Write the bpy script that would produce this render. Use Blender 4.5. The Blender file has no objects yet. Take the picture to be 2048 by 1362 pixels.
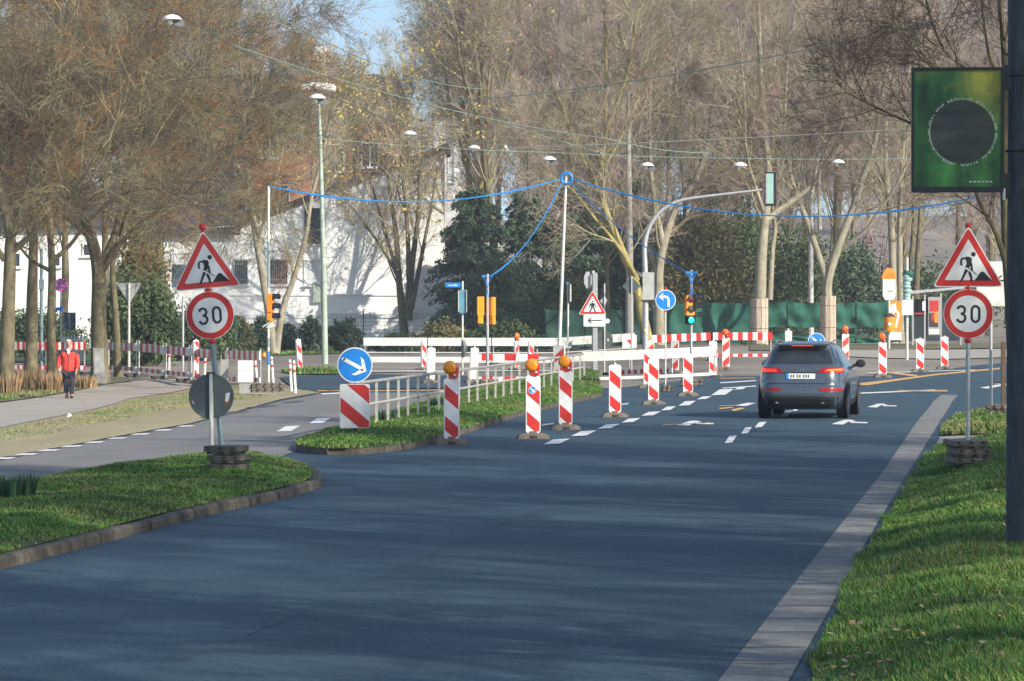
import bpy, bmesh, math, random
import numpy as np
from mathutils import Vector, Matrix

R = math.radians
sc = bpy.context.scene
COL = sc.collection
random.seed(7)

# ------------------------------------------------------------------ camera, sky, sun, exposure
F, CX, HY, H = 6700.0, 1024.0, 630.0, 2.05      # focal length / principal column / horizon row of the 2048 px photograph, eye height
cam = bpy.data.cameras.new('camera'); camo = bpy.data.objects.new('camera', cam); COL.objects.link(camo)
camo.location = (0, 0, H); camo.rotation_euler = (R(90), 0, 0)
cam.sensor_width = 36; cam.sensor_fit = 'HORIZONTAL'; cam.lens = F / 2048 * 36
cam.shift_y = -(681 - HY) / 2048
cam.clip_start = .5; cam.clip_end = 5000
sc.camera = camo
SUN_EL, SUN_AZ = R(29), math.atan2(.74, -.67)     # azimuth clockwise from +Y
w = bpy.data.worlds.new('World'); sc.world = w; w.use_nodes = True
nt = w.node_tree; bg = nt.nodes['Background']
sky = nt.nodes.new('ShaderNodeTexSky'); sky.sky_type = 'NISHITA'; sky.sun_disc = False
sky.sun_elevation = SUN_EL; sky.sun_rotation = SUN_AZ; sky.air_density = 1.3; sky.dust_density = 1.0; sky.ozone_density = 2.0
tcw = nt.nodes.new('ShaderNodeTexCoord'); mpw = nt.nodes.new('ShaderNodeMapping'); mpw.inputs['Location'].default_value = (0, 0, .15)
nt.links.new(tcw.outputs['Generated'], mpw.inputs[0]); nt.links.new(mpw.outputs[0], sky.inputs[0])     # look up the sky a little higher: clear, blue down to the treeline
nt.links.new(sky.outputs[0], bg.inputs[0]); bg.inputs[1].default_value = .15
sl = bpy.data.lights.new('sun', 'SUN'); sl.energy = 5.0; sl.angle = R(.5); sl.color = (1, .93, .80)
so = bpy.data.objects.new('sun', sl); COL.objects.link(so)
sd = Vector((-math.sin(SUN_AZ) * math.cos(SUN_EL), -math.cos(SUN_AZ) * math.cos(SUN_EL), -math.sin(SUN_EL)))
so.rotation_euler = sd.to_track_quat('-Z', 'Y').to_euler(); so.location = (30, -30, 40)
sc.view_settings.view_transform = 'Standard'; sc.view_settings.look = 'None'
sc.view_settings.exposure = 0.48; sc.view_settings.gamma = 1
sc.cycles.max_bounces = 5; sc.cycles.transparent_max_bounces = 8; sc.cycles.volume_bounces = 0
sc.cycles.use_denoising = True; sc.cycles.denoising_prefilter = 'ACCURATE'

# ------------------------------------------------------------------ terrain and picture-to-ground helpers
def ss(t):
    t = np.clip(t, 0, 1); return t * t * (3 - 2 * t)
def T(x, y):
    x = np.asarray(x, float); y = np.asarray(y, float)
    z = .0035 * np.clip(y - 92, 0, 48) + .0062 * np.clip(y - 72, 0, 70) * ss((x - 2) / 5)
    z = z - .27 * ss((-x - 4) / 7) * ss((y - 55) / 35) * (1 - ss((y - 95) / 17))
    z = z + 13 * ss((y - 235) / 160)
    return z
def Tf(x, y): return float(T(x, y))
def G(px, py, dz=0.):
    z = 0.
    for _ in range(25):
        Y = F * (H - z) / max(py - HY, 1e-3); X = (px - CX) / F * Y; z = .5 * z + .5 * (Tf(X, Y) + dz)
    return Vector((X, Y, z))
def A(px, py, Y): return Vector(((px - CX) / F * Y, Y, H - (py - HY) / F * Y))
def on(px, Y, dz=0.):
    X = (px - CX) / F * Y; return Vector((X, Y, Tf(X, Y) + dz))

# ------------------------------------------------------------------ materials
def mat(name, col, rough=.6, metal=0., var=.18, scale=2.5, col2=None, bump=0., bscale=60., emit=None, estr=0., spec=None, coord='Object', stretch=None):
    m = bpy.data.materials.new(name); m.use_nodes = True
    t = m.node_tree; b = t.nodes['Principled BSDF']
    b.inputs['Roughness'].default_value = rough; b.inputs['Metallic'].default_value = metal
    if spec is not None: b.inputs['Specular IOR Level'].default_value = spec
    tc = t.nodes.new('ShaderNodeTexCoord') if coord == 'Object' else t.nodes.new('ShaderNodeNewGeometry')
    src = tc.outputs['Object'] if coord == 'Object' else tc.outputs['Position']
    if stretch:
        mp = t.nodes.new('ShaderNodeMapping'); mp.inputs['Scale'].default_value = stretch[:3]
        if len(stretch) > 3: mp.inputs['Rotation'].default_value = (0, 0, stretch[3])
        t.links.new(src, mp.inputs[0]); src = mp.outputs[0]
    n = t.nodes.new('ShaderNodeTexNoise'); n.inputs['Scale'].default_value = scale; n.inputs['Detail'].default_value = 6; n.inputs['Roughness'].default_value = .65
    t.links.new(src, n.inputs['Vector'])
    r = t.nodes.new('ShaderNodeValToRGB')
    c1 = [max(0, c * (1 - var)) for c in col[:3]] + [1]
    c2 = (list(col2[:3]) + [1]) if col2 else [min(1, c * (1 + var)) for c in col[:3]] + [1]
    r.color_ramp.elements[0].color = c1; r.color_ramp.elements[1].color = c2
    r.color_ramp.elements[0].position = .33; r.color_ramp.elements[1].position = .68
    t.links.new(n.outputs['Fac'], r.inputs[0]); t.links.new(r.outputs[0], b.inputs['Base Color'])
    if bump:
        n2 = t.nodes.new('ShaderNodeTexNoise'); n2.inputs['Scale'].default_value = bscale; n2.inputs['Detail'].default_value = 4
        t.links.new(src, n2.inputs['Vector'])
        bp = t.nodes.new('ShaderNodeBump'); bp.inputs['Strength'].default_value = bump; bp.inputs['Distance'].default_value = .02
        t.links.new(n2.outputs['Fac'], bp.inputs['Height']); t.links.new(bp.outputs[0], b.inputs['Normal'])
    if emit:
        b.inputs['Emission Color'].default_value = (*emit, 1); b.inputs['Emission Strength'].default_value = estr
    m['ramp'] = r.name
    return m

def speckle(m, scale, amt, thresh=(.42, .62), dark=(.5, .5, .5), rot=None, mul=True):
    """multiply the base colour with a second noise (wear, grit, stains)"""
    t = m.node_tree; b = t.nodes['Principled BSDF']; l = b.inputs['Base Color'].links[0]; s = l.from_socket
    g = t.nodes.new('ShaderNodeNewGeometry'); src = g.outputs['Position']
    if rot:
        mp = t.nodes.new('ShaderNodeMapping'); mp.inputs['Rotation'].default_value = (0, 0, rot[0]); mp.inputs['Scale'].default_value = rot[1]
        t.links.new(src, mp.inputs[0]); src = mp.outputs[0]
    n = t.nodes.new('ShaderNodeTexNoise'); n.inputs['Scale'].default_value = scale; n.inputs['Detail'].default_value = 5
    t.links.new(src, n.inputs['Vector'])
    r = t.nodes.new('ShaderNodeValToRGB'); r.color_ramp.elements[0].position, r.color_ramp.elements[1].position = thresh
    r.color_ramp.elements[0].color = (*dark, 1); r.color_ramp.elements[1].color = (1, 1, 1, 1)
    t.links.new(n.outputs['Fac'], r.inputs[0])
    x = t.nodes.new('ShaderNodeMix'); x.data_type = 'RGBA'; x.blend_type = 'MULTIPLY' if mul else 'MIX'; x.inputs[0].default_value = amt
    t.links.new(s, x.inputs[6]); t.links.new(r.outputs[0], x.inputs[7]); t.links.new(x.outputs[2], b.inputs['Base Color'])
    return m

RD = R(-8.5)
MT = {}
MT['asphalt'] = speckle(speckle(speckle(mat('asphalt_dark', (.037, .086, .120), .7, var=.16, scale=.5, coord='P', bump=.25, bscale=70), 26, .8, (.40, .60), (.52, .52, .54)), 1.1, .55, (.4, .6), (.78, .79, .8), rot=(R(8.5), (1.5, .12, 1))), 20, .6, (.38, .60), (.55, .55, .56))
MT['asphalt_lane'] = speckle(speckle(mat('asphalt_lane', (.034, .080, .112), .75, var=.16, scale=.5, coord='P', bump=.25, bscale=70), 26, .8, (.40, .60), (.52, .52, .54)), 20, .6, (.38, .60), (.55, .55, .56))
MT['asphalt_grey'] = speckle(speckle(mat('asphalt_grey', (.20, .19, .18), .85, var=.10, scale=.7, coord='P', bump=.2, bscale=60), 40, .45, (.36, .64), (.7, .7, .7)), 1.0, .4, (.42, .6), (.75, .75, .76), rot=(R(4.1), (1.2, .12, 1)))
MT['dusty'] = speckle(speckle(mat('dusty_road', (.27, .235, .19), .9, var=.22, scale=.25, coord='P', bump=.2), 3, .5, (.4, .6), (.62, .6, .57)), .12, .7, (.42, .58), (.55, .56, .58), rot=(0, (1, .25, 1)))
MT['earth'] = speckle(mat('earth', (.17, .14, .09), .95, var=.3, scale=.6, coord='P', bump=.4, bscale=30, col2=(.16, .17, .07)), 6, .6, (.4, .62), (.55, .55, .5))
MT['verge_worn'] = speckle(speckle(mat('verge_worn', (.44, .36, .24), .95, var=.12, scale=.6, coord='P', bump=.4, bscale=30, col2=(.37, .33, .16)), 9, .6, (.38, .62), (.55, .54, .5)), .9, .5, (.42, .58), (.72, .70, .62), rot=(R(5), (1, .15, 1)))
MT['path'] = speckle(mat('footway', (.36, .325, .275), .9, var=.1, scale=1.2, coord='P', bump=.2), 30, .4, (.36, .64), (.7, .7, .7))
MT['gutter'] = speckle(mat('gutter_slabs', (.215, .212, .20), .85, var=.3, scale=3, coord='P', bump=.3), 25, .5, (.36, .64), (.65, .63, .6))
MT['kerb'] = speckle(mat('kerb_stone', (.10, .085, .065), .9, var=.35, scale=3, coord='P', bump=.4, bscale=25), 8, .6, (.4, .6), (.45, .42, .38))
MT['soil'] = speckle(mat('grass_base', (.040, .085, .015), .95, var=.3, scale=2.5, coord='P', bump=.5, bscale=25, col2=(.085, .11, .025)), 14, .6, (.38, .62), (.5, .48, .4))
MT['white_paint'] = speckle(mat('road_paint_white', (.72, .72, .70), .7, var=.06, scale=3, coord='P'), 14, .6, (.33, .5), (.45, .47, .5))
MT['yellow_paint'] = speckle(mat('road_paint_orange', (.62, .36, .13), .7, var=.1, scale=3, coord='P'), 14, .6, (.33, .5), (.6, .6, .6))
MT['patch'] = mat('asphalt_seam_and_shade', (.065, .072, .085), .85, var=.2, scale=3, coord='P')  # road seams, gutter joints and the painted shadow slivers by the edge marks
MT['white'] = speckle(mat('white_film', (.78, .78, .76), .45, var=.05, scale=4), 5, .3, (.36, .56), (.62, .60, .55))
MT['white_dirty'] = speckle(mat('white_weathered', (.70, .69, .64), .6, var=.1, scale=3), 6, .5, (.35, .55), (.6, .58, .52))
MT['red'] = speckle(mat('red_film', (.60, .030, .024), .42, var=.12, scale=6), 6, .35, (.36, .56), (.65, .62, .6))
MT['orange_sunlit'] = mat('orange_plastic_sunlit', (.88, .40, .02), .45, var=.08)  # orange case with its sunlit look put into the colour
MT['red_worn'] = speckle(mat('red_scuffed', (.62, .05, .04), .5, var=.15, scale=8), 22, .55, (.62, .70), (1.0, 1.0, 1.0))
MT['redbody'] = mat('red_plastic', (.52, .03, .02), .4, var=.1)
MT['blue'] = mat('blue_film', (.012, .21, .62), .42, var=.06, scale=5)
MT['black'] = mat('black_film', (.014, .015, .018), .5, var=.15)
MT['signback'] = speckle(mat('sign_back_grey', (.085, .105, .105), .5, .15, var=.12, scale=4), 5, .5, (.35, .6), (.7, .7, .7))
MT['steel'] = speckle(mat('galvanised', (.46, .47, .47), .45, .35, var=.12, scale=9), 20, .4, (.35, .6), (.7, .7, .7))
MT['steel_pale'] = speckle(mat('pole_pale', (.60, .60, .55), .5, .1, var=.1, scale=6), 9, .4, (.35, .6), (.7, .7, .65))
MT['steel_blue'] = mat('pole_weathered', (.22, .30, .31), .5, .2, var=.15, scale=9)
MT['rubber'] = speckle(mat('recycled_rubber', (.20, .175, .14), .9, var=.25, scale=8, bump=.5, bscale=50), 12, .5, (.36, .6), (.5, .48, .45))
MT['rubber_dk'] = mat('rubber_dark', (.05, .047, .042), .9, var=.25, scale=8)
MT['orange'] = mat('orange_plastic', (.85, .26, .015), .45, var=.08)
MT['amber'] = mat('amber_lens', (.78, .27, .012), .15, var=.12, scale=14)
MT['amber_red'] = mat('orange_lens', (.85, .15, .03), .2, var=.1, scale=14)
MT['green_lit'] = mat('green_lamp', (.0, .5, .36), .3, emit=(0, .75, .50), estr=.9)
MT['lens_red'] = mat('red_lens_off', (.07, .008, .012), .12, var=.2)
MT['lens_yel'] = mat('yellow_lens_off', (.05, .03, .015), .12, var=.2)
MT['mint'] = mat('backplate_mint', (.30, .47, .42), .5, var=.08)
MT['bluecable'] = mat('blue_cable', (.015, .19, .50), .5, var=.15)
MT['wire'] = mat('verdigris_wire', (.20, .30, .26), .6, .2, var=.15)
MT['wire_dk'] = mat('dark_wire', (.07, .08, .08), .6, var=.15)
MT['wire_pale'] = mat('pale_wire', (.50, .47, .38), .6, var=.1)
MT['concrete'] = speckle(mat('concrete_pole', (.30, .285, .26), .85, var=.12, scale=2, bump=.2), 6, .5, (.36, .6), (.6, .6, .6))
MT['mastgreen'] = speckle(mat('mast_paint', (.36, .44, .36), .55, var=.12, scale=3), 7, .4, (.36, .6), (.7, .7, .7))
MT['railpaint'] = speckle(mat('railing_paint', (.40, .39, .36), .55, var=.12, scale=5), 16, .55, (.35, .55), (.55, .48, .38))
MT['raildark'] = mat('railing_top', (.34, .32, .30), .5, .2, var=.2, scale=6)
MT['lampwhite'] = mat('lamp_shade_white', (.74, .72, .66), .4, var=.06)
MT['lampdark'] = mat('lamp_underside', (.13, .14, .15), .5, var=.1)
MT['globe'] = mat('lamp_globe', (.72, .72, .68), .2, var=.05)
MT['rubber_shade'] = mat('rubber_in_shade', (.10, .09, .075), .9, var=.25, scale=8, bump=.5, bscale=50)  # shade on the left stack is put into this darker rubber colour
MT['wood'] = speckle(mat('plank_wood', (.52, .42, .33), .85, var=.2, scale=3, stretch=(6, 6, .6)), 5, .5, (.36, .6), (.7, .65, .6))
MT['wood_dk'] = mat('brown_post', (.10, .065, .04), .8, var=.25, scale=4)
MT['polewood'] = speckle(mat('dark_pole', (.055, .066, .075), .75, var=.3, scale=2.2, stretch=(8, 8, 1.2), bump=.5, bscale=14), 7, .5, (.36, .6), (.55, .5, .5))
MT['plaster'] = speckle(mat('white_plaster', (.86, .855, .83), .9, var=.03, scale=.8, coord='P', bump=.15, bscale=8), 1.2, .3, (.36, .6), (.86, .86, .86))
MT['rooftile'] = speckle(mat('roof_tiles_dark', (.075, .07, .075), .8, var=.2, scale=1.5, coord='P', bump=.6, bscale=5), 6, .5, (.36, .6), (.6, .6, .6))
MT['rooftrim'] = mat('roof_trim', (.07, .05, .04), .7, var=.2)
MT['brick'] = speckle(mat('orange_brick', (.36, .17, .10), .9, var=.2, scale=1.5, coord='P'), 9, .5, (.4, .6), (.65, .6, .55))
MT['redroof'] = mat('red_roof', (.32, .12, .08), .85, var=.2, scale=1.5, coord='P')
MT['glassdark'] = mat('window_glass', (.035, .045, .055), .12, var=.3, scale=1.2)
MT['shutter'] = mat('window_shutter', (.62, .64, .64), .7, var=.06)
MT['frame_w'] = mat('white_frame', (.74, .74, .72), .5, var=.05)
MT['grille'] = mat('window_grille', (.30, .31, .32), .6, var=.1)
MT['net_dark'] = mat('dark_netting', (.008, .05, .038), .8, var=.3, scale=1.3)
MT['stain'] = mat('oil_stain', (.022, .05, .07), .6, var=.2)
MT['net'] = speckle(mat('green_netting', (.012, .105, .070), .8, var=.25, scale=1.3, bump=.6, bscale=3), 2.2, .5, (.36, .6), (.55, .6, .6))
MT['fencegreen'] = mat('fence_green', (.012, .085, .065), .6, var=.15)
MT['hole'] = mat('dark_gap', (.01, .01, .01), .9)
MT['skin'] = mat('skin', (.50, .27, .18), .55, var=.08, scale=14)
MT['hair'] = mat('white_hair', (.72, .70, .66), .8, var=.12, scale=30, bump=.4, bscale=60)
MT['jacket'] = mat('red_jacket', (.62, .05, .035), .75, var=.15, scale=5, bump=.7, bscale=9)
MT['jacket_dk'] = mat('navy_yoke', (.05, .042, .06), .8, var=.15, scale=5)
MT['trousers'] = mat('navy_trousers', (.022, .024, .042), .85, var=.2, scale=6, bump=.5, bscale=10)
MT['shoe'] = mat('brown_shoe', (.06, .03, .018), .5, var=.2)
MT['dry'] = mat('dry_grass', (.36, .24, .13), .95, var=.25, scale=3, coord='P')
MT['poster_dk'] = mat('poster_disc', (.018, .024, .020), .35, var=.45, scale=2.2, stretch=(1, 1, 5), col2=(.055, .06, .045))
MT['frame_bk'] = mat('poster_frame', (.012, .016, .018), .4, var=.15)
MT['metalgrey'] = mat('cabinet_grey', (.33, .33, .32), .6, .1, var=.1)
MT['board'] = speckle(mat('grey_board', (.42, .43, .40), .8, var=.1, scale=2), 5, .5, (.36, .6), (.7, .7, .7))

# bark and twigs
def barkmat(name, col, col2, moss=None, scale=6):
    m = mat(name, col, .95, var=.25, scale=scale, col2=col2, bump=.7, bscale=26, stretch=(1, 1, .35))
    speckle(m, 2.2, .5, (.38, .6), (.55, .53, .5))
    return m
MT['bark'] = barkmat('bark_olive', (.12, .10, .06), (.23, .20, .115))
MT['bark_pale'] = barkmat('bark_pale', (.32, .29, .225), (.41, .37, .26))
MT['bark_moss'] = barkmat('bark_mossy', (.30, .26, .12), (.44, .36, .11))
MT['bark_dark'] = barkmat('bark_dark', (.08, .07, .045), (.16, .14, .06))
MT['twig_brown'] = mat('twigs_red_brown', (.34, .135, .05), .95, var=.3, scale=.8, col2=(.34, .20, .075))
MT['twig_olive'] = mat('twigs_olive', (.24, .21, .125), .95, var=.3, scale=.7, col2=(.30, .275, .16))
MT['twig_grey'] = mat('twigs_grey', (.085, .075, .05), .95, var=.3, scale=.8)
MT['twig_tan'] = mat('twigs_tan', (.38, .33, .255), .95, var=.25, scale=.7)
MT['twig_pink'] = mat('twigs_pinkish', (.37, .25, .20), .95, var=.25, scale=.6)
MT['twig_mauve'] = mat('twigs_mauve', (.38, .28, .25), .95, var=.2, scale=.5, col2=(.42, .34, .28))
MT['twig_dark'] = mat('twigs_dark', (.06, .05, .042), .95, var=.3, scale=.8)
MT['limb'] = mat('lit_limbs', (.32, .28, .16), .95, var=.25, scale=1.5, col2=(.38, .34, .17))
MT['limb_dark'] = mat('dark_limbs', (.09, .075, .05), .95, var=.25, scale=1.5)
MT['bud'] = mat('spring_buds', (.50, .38, .07), .8, var=.3, scale=1.5)
MT['ever'] = mat('evergreen_leaf', (.05, .10, .05), .8, var=.4, scale=.9, col2=(.12, .16, .065), spec=.15)
MT['ever_olive'] = mat('olive_leaf', (.12, .13, .05), .8, var=.4, scale=.8, col2=(.24, .21, .085), spec=.15)
MT['conif'] = mat('conifer_needles', (.04, .09, .06), .8, var=.4, scale=1.1, col2=(.11, .155, .09), spec=.15)
MT['blossom'] = mat('pink_blossom', (.42, .27, .30), .9, var=.2, scale=1)
MT['dafleaf'] = mat('daffodil_leaf', (.03, .085, .04), .5, var=.3, scale=5)
MT['dafflower'] = mat('daffodil_flower', (.75, .60, .08), .6, var=.1)

# ------------------------------------------------------------------ objects
def thing(name, label, cat, loc=(0, 0, 0), rotz=0., group=None, rot=None):
    o = bpy.data.objects.new(name, None); COL.objects.link(o); o.empty_display_size = .2
    o.location = loc; o.rotation_euler = rot if rot else (0, 0, rotz)
    o['label'] = label; o['category'] = cat
    if group: o['group'] = group
    return o
def tag(o, label, cat, group=None, kind=None):
    if label: o['label'] = label
    if cat: o['category'] = cat
    if group: o['group'] = group
    if kind: o['kind'] = kind
    return o
def copytree(o, parent=None):
    c = o.copy(); COL.objects.link(c); c.parent = parent
    for ch in o.children: copytree(ch, c)
    return c

class MB:
    def __init__(s): s.v = []; s.f = []; s.m = []
    def add(s, v, f, mi=0):
        n = len(s.v); s.v += [tuple(p) for p in v]; s.f += [tuple(i + n for i in q) for q in f]; s.m += [mi] * len(f); return s
    def box(s, c, d, mi=0, rot=None):
        x, y, z = (q / 2 for q in d)
        p = [Vector(q) for q in ((-x, -y, -z), (x, -y, -z), (x, y, -z), (-x, y, -z), (-x, -y, z), (x, -y, z), (x, y, z), (-x, y, z))]
        if rot: p = [rot @ q for q in p]
        c = Vector(c)
        return s.add([q + c for q in p], ((0, 3, 2, 1), (4, 5, 6, 7), (0, 1, 5, 4), (1, 2, 6, 5), (2, 3, 7, 6), (3, 0, 4, 7)), mi)
    def tube(s, pts, r, n=8, mi=0, caps=True):
        pts = [Vector(p) for p in pts]; m = len(pts); rr = r if isinstance(r, (list, tuple)) else [r] * m
        v = []; prev = None
        for i in range(m):
            t = (pts[min(i + 1, m - 1)] - pts[max(i - 1, 0)])
            t = t.normalized() if t.length > 1e-9 else Vector((0, 0, 1))
            if prev is None:
                a = Vector((1, 0, 0)) if abs(t.x) < .8 else Vector((0, 1, 0)); u = t.cross(a).normalized()
            else: u = (prev - t * prev.dot(t)).normalized()
            prev = u; q = t.cross(u)
            for k in range(n):
                an = 2 * math.pi * k / n; v.append(pts[i] + (u * math.cos(an) + q * math.sin(an)) * rr[i])
        f = [(i * n + k, i * n + (k + 1) % n, (i + 1) * n + (k + 1) % n, (i + 1) * n + k) for i in range(m - 1) for k in range(n)]
        if caps: f += [tuple(range(n - 1, -1, -1)), tuple((m - 1) * n + k for k in range(n))]
        return s.add(v, f, mi)
    def prism(s, poly, y0, y1, mi=0, edge=None):
        """polygon in x,z extruded along y; y0 is the front"""
        n = len(poly); a = sum(poly[i][0] * poly[(i + 1) % n][1] - poly[(i + 1) % n][0] * poly[i][1] for i in range(n))
        if a < 0: poly = poly[::-1]
        v = [(x, y0, z) for x, z in poly] + [(x, y1, z) for x, z in poly]
        s.add(v, [tuple(range(n)), tuple(range(2 * n - 1, n - 1, -1))], mi)
        return s.add(v, [(i, i + n, (i + 1) % n + n, (i + 1) % n) for i in range(n)], mi if edge is None else edge)
    def lathe(s, prof, n=20, c=(0, 0, 0), axis='Z', mi=0):
        v = []
        for r, h in prof:
            for k in range(n):
                a = 2 * math.pi * k / n; p = (r * math.cos(a), r * math.sin(a), h)
                if axis == 'Y': p = (p[0], h, p[1])
                if axis == 'X': p = (h, p[0], p[1])
                v.append((p[0] + c[0], p[1] + c[1], p[2] + c[2]))
        m = len(prof)
        f = [(i * n + k, i * n + (k + 1) % n, (i + 1) * n + (k + 1) % n, (i + 1) * n + k) for i in range(m - 1) for k in range(n)]
        f += [tuple(range(n - 1, -1, -1)), tuple((m - 1) * n + k for k in range(n))]
        return s.add(v, f, mi)
    def build(s, name, mats, parent=None, smooth=False, bevel=0., loc=None):
        me = bpy.data.meshes.new(name); me.from_pydata(s.v, [], s.f)
        for m in (mats if isinstance(mats, (list, tuple)) else [mats]): me.materials.append(MT[m] if isinstance(m, str) else m)
        me.polygons.foreach_set('material_index', s.m)
        bm = bmesh.new(); bm.from_mesh(me); bmesh.ops.recalc_face_normals(bm, faces=bm.faces[:])
        if bevel:
            es = [e for e in bm.edges if len(e.link_faces) == 2 and e.calc_face_angle(0) > .6]
            bmesh.ops.bevel(bm, geom=es, offset=bevel, segments=2, affect='EDGES', clamp_overlap=True)
        bm.to_mesh(me); bm.free()
        if smooth:
            me.polygons.foreach_set('use_smooth', [True] * len(me.polygons)); me.set_sharp_from_angle(angle=R(40))
        o = bpy.data.objects.new(name, me); COL.objects.link(o)
        if parent is not None: o.parent = parent
        if loc is not None: o.location = loc
        return o

def disc(r, n=32, cx=0, cz=0): return [(cx + r * math.cos(2 * math.pi * k / n), cz + r * math.sin(2 * math.pi * k / n)) for k in range(n)]
def rrect(w, h, r, cx=0, cz=0, n=5):
    p = []
    for sx, sz, a0 in ((1, 1, 0), (-1, 1, 90), (-1, -1, 180), (1, -1, 270)):
        for k in range(n + 1):
            a = R(a0 + 90 * k / n); p.append((cx + sx * (w / 2 - r) + r * math.cos(a), cz + sz * (h / 2 - r) + r * math.sin(a)))
    return p
def rpoly(pts, r, n=4):
    out = []; m = len(pts)
    for i in range(m):
        p = Vector(pts[i]); a = (Vector(pts[i - 1]) - p).normalized(); b = (Vector(pts[(i + 1) % m]) - p).normalized()
        d = r / math.tan(a.angle(b) / 2)
        for k in range(n + 1):
            t = k / n; q = (p + a * d) * (1 - t) ** 2 + p * 2 * t * (1 - t) + (p + b * d) * t * t; out.append((q.x, q.y))
    return out
def clip(poly, a, b, c):
    """keep a*x+b*z<=c"""
    o = []
    for i in range(len(poly)):
        p, q = poly[i - 1], poly[i]; dp = a * p[0] + b * p[1] - c; dq = a * q[0] + b * q[1] - c
        if (dp < 0) != (dq < 0): t = dp / (dp - dq); o.append((p[0] + t * (q[0] - p[0]), p[1] + t * (q[1] - p[1])))
        if dq <= 0: o.append(q)
    return o
def stroke(mb, pts, wd, y0, y1, mi=0, joints=True):
    for i in range(len(pts) - 1):
        a, b = Vector(pts[i]), Vector(pts[i + 1]); t = (b - a).normalized() * .0005; nrm = Vector((-(b - a).y, (b - a).x)).normalized() * wd / 2
        mb.prism([tuple(a + nrm - t), tuple(b + nrm + t), tuple(b - nrm + t), tuple(a - nrm - t)], y0 - .00012 * (i % 2), y1, mi)
def arc(cx, cz, rx, rz, a0, a1, n=14): return [(cx + rx * math.cos(R(a0 + (a1 - a0) * k / n)), cz + rz * math.sin(R(a0 + (a1 - a0) * k / n))) for k in range(n + 1)]
# ------------------------------------------------------------------ ground
def mesh_np(name, V, Fq, mats, mi=None, parent=None, smooth=False, fs=None):
    """fast mesh from arrays; Fq: (n,k) faces of one size"""
    V = np.ascontiguousarray(V, np.float32); Fq = np.ascontiguousarray(Fq, np.int32); k = Fq.shape[1]
    me = bpy.data.meshes.new(name); me.vertices.add(len(V)); me.vertices.foreach_set('co', V.ravel())
    me.loops.add(Fq.size); me.loops.foreach_set('vertex_index', Fq.ravel())
    me.polygons.add(len(Fq)); me.polygons.foreach_set('loop_start', np.arange(len(Fq), dtype=np.int32) * k)
    for m in (mats if isinstance(mats, (list, tuple)) else [mats]): me.materials.append(MT[m] if isinstance(m, str) else m)
    if mi is not None: me.polygons.foreach_set('material_index', np.asarray(mi, np.int32))
    if smooth: me.polygons.foreach_set('use_smooth', np.ones(len(Fq), bool))
    me.update(calc_edges=True)
    o = bpy.data.objects.new(name, me); COL.objects.link(o)
    if parent is not None: o.parent = parent
    return o

gx = np.array([-900, -500, -250, -120, -80, -60] + list(np.arange(-45, 50.01, .5)) + [60, 80, 120, 250, 500, 900], float)
gy = np.array([-400, -150, -60, -30, -10, 0] + list(np.arange(5, 190.01, 1.)) + list(np.arange(195, 420, 6.)) + [500, 800, 1600], float)
XX, YY = np.meshgrid(gx, gy); nx, ny = len(gx), len(gy)
idx = np.arange(nx * ny).reshape(ny, nx)
g_o = mesh_np('ground', np.stack([XX, YY, T(XX, YY) - .03], -1).reshape(-1, 3), np.stack([idx[:-1, :-1], idx[:-1, 1:], idx[1:, 1:], idx[1:, :-1]], -1).reshape(-1, 4), 'dusty', smooth=True)
g_o['kind'] = 'structure'

def gpoly(pix): return [tuple(G(x, y).xy) for x, y in pix]
def segdist(P, poly, closed=True):
    d = np.full(len(P), 1e9); n = len(poly)
    for i in range(n if closed else n - 1):
        a = np.array(poly[i]); b = np.array(poly[(i + 1) % n]); ab = b - a; t = np.clip(((P - a) @ ab) / max(ab @ ab, 1e-9), 0, 1)
        d = np.minimum(d, np.linalg.norm(P - (a + t[:, None] * ab), axis=1))
    return d
def inside(P, poly):
    c = np.zeros(len(P), bool); n = len(poly)
    for i in range(n):
        x1, y1 = poly[i]; x2, y2 = poly[(i + 1) % n]
        k = ((y1 > P[:, 1]) != (y2 > P[:, 1])) & (P[:, 0] < (x2 - x1) * (P[:, 1] - y1) / (y2 - y1 + 1e-12) + x1); c ^= k
    return c
def sheet(name, poly, m, dz, hf=None, step=(.5, 1.), kind='structure'):
    bm = bmesh.new(); bm.faces.new([bm.verts.new((x, y, 0)) for x, y in poly])
    bmesh.ops.triangulate(bm, faces=bm.faces[:])
    xs = [p[0] for p in poly]; ys = [p[1] for p in poly]
    for ax, (lo, hi), st in ((0, (min(xs), max(xs)), step[0]), (1, (min(ys), max(ys)), step[1])):
        for k in range(math.ceil(lo / st), math.floor(hi / st) + 1):
            c = [0, 0, 0]; c[ax] = k * st; nn = [0, 0, 0]; nn[ax] = 1
            bmesh.ops.bisect_plane(bm, geom=bm.verts[:] + bm.edges[:] + bm.faces[:], plane_co=c, plane_no=nn, dist=1e-5)
    P = np.array([v.co[:2] for v in bm.verts]); z = T(P[:, 0], P[:, 1]) + dz
    if hf is not None: z = z + hf(P)
    for v, q in zip(bm.verts, z): v.co.z = q
    for f in bm.faces:
        if f.normal.z < 0: f.normal_flip()
    me = bpy.data.meshes.new(name); bm.normal_update(); bm.to_mesh(me); bm.free(); me.materials.append(MT[m])
    me.polygons.foreach_set('use_smooth', [True] * len(me.polygons))
    o = bpy.data.objects.new(name, me); COL.objects.link(o)
    if kind: o['kind'] = kind
    return o
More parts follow.
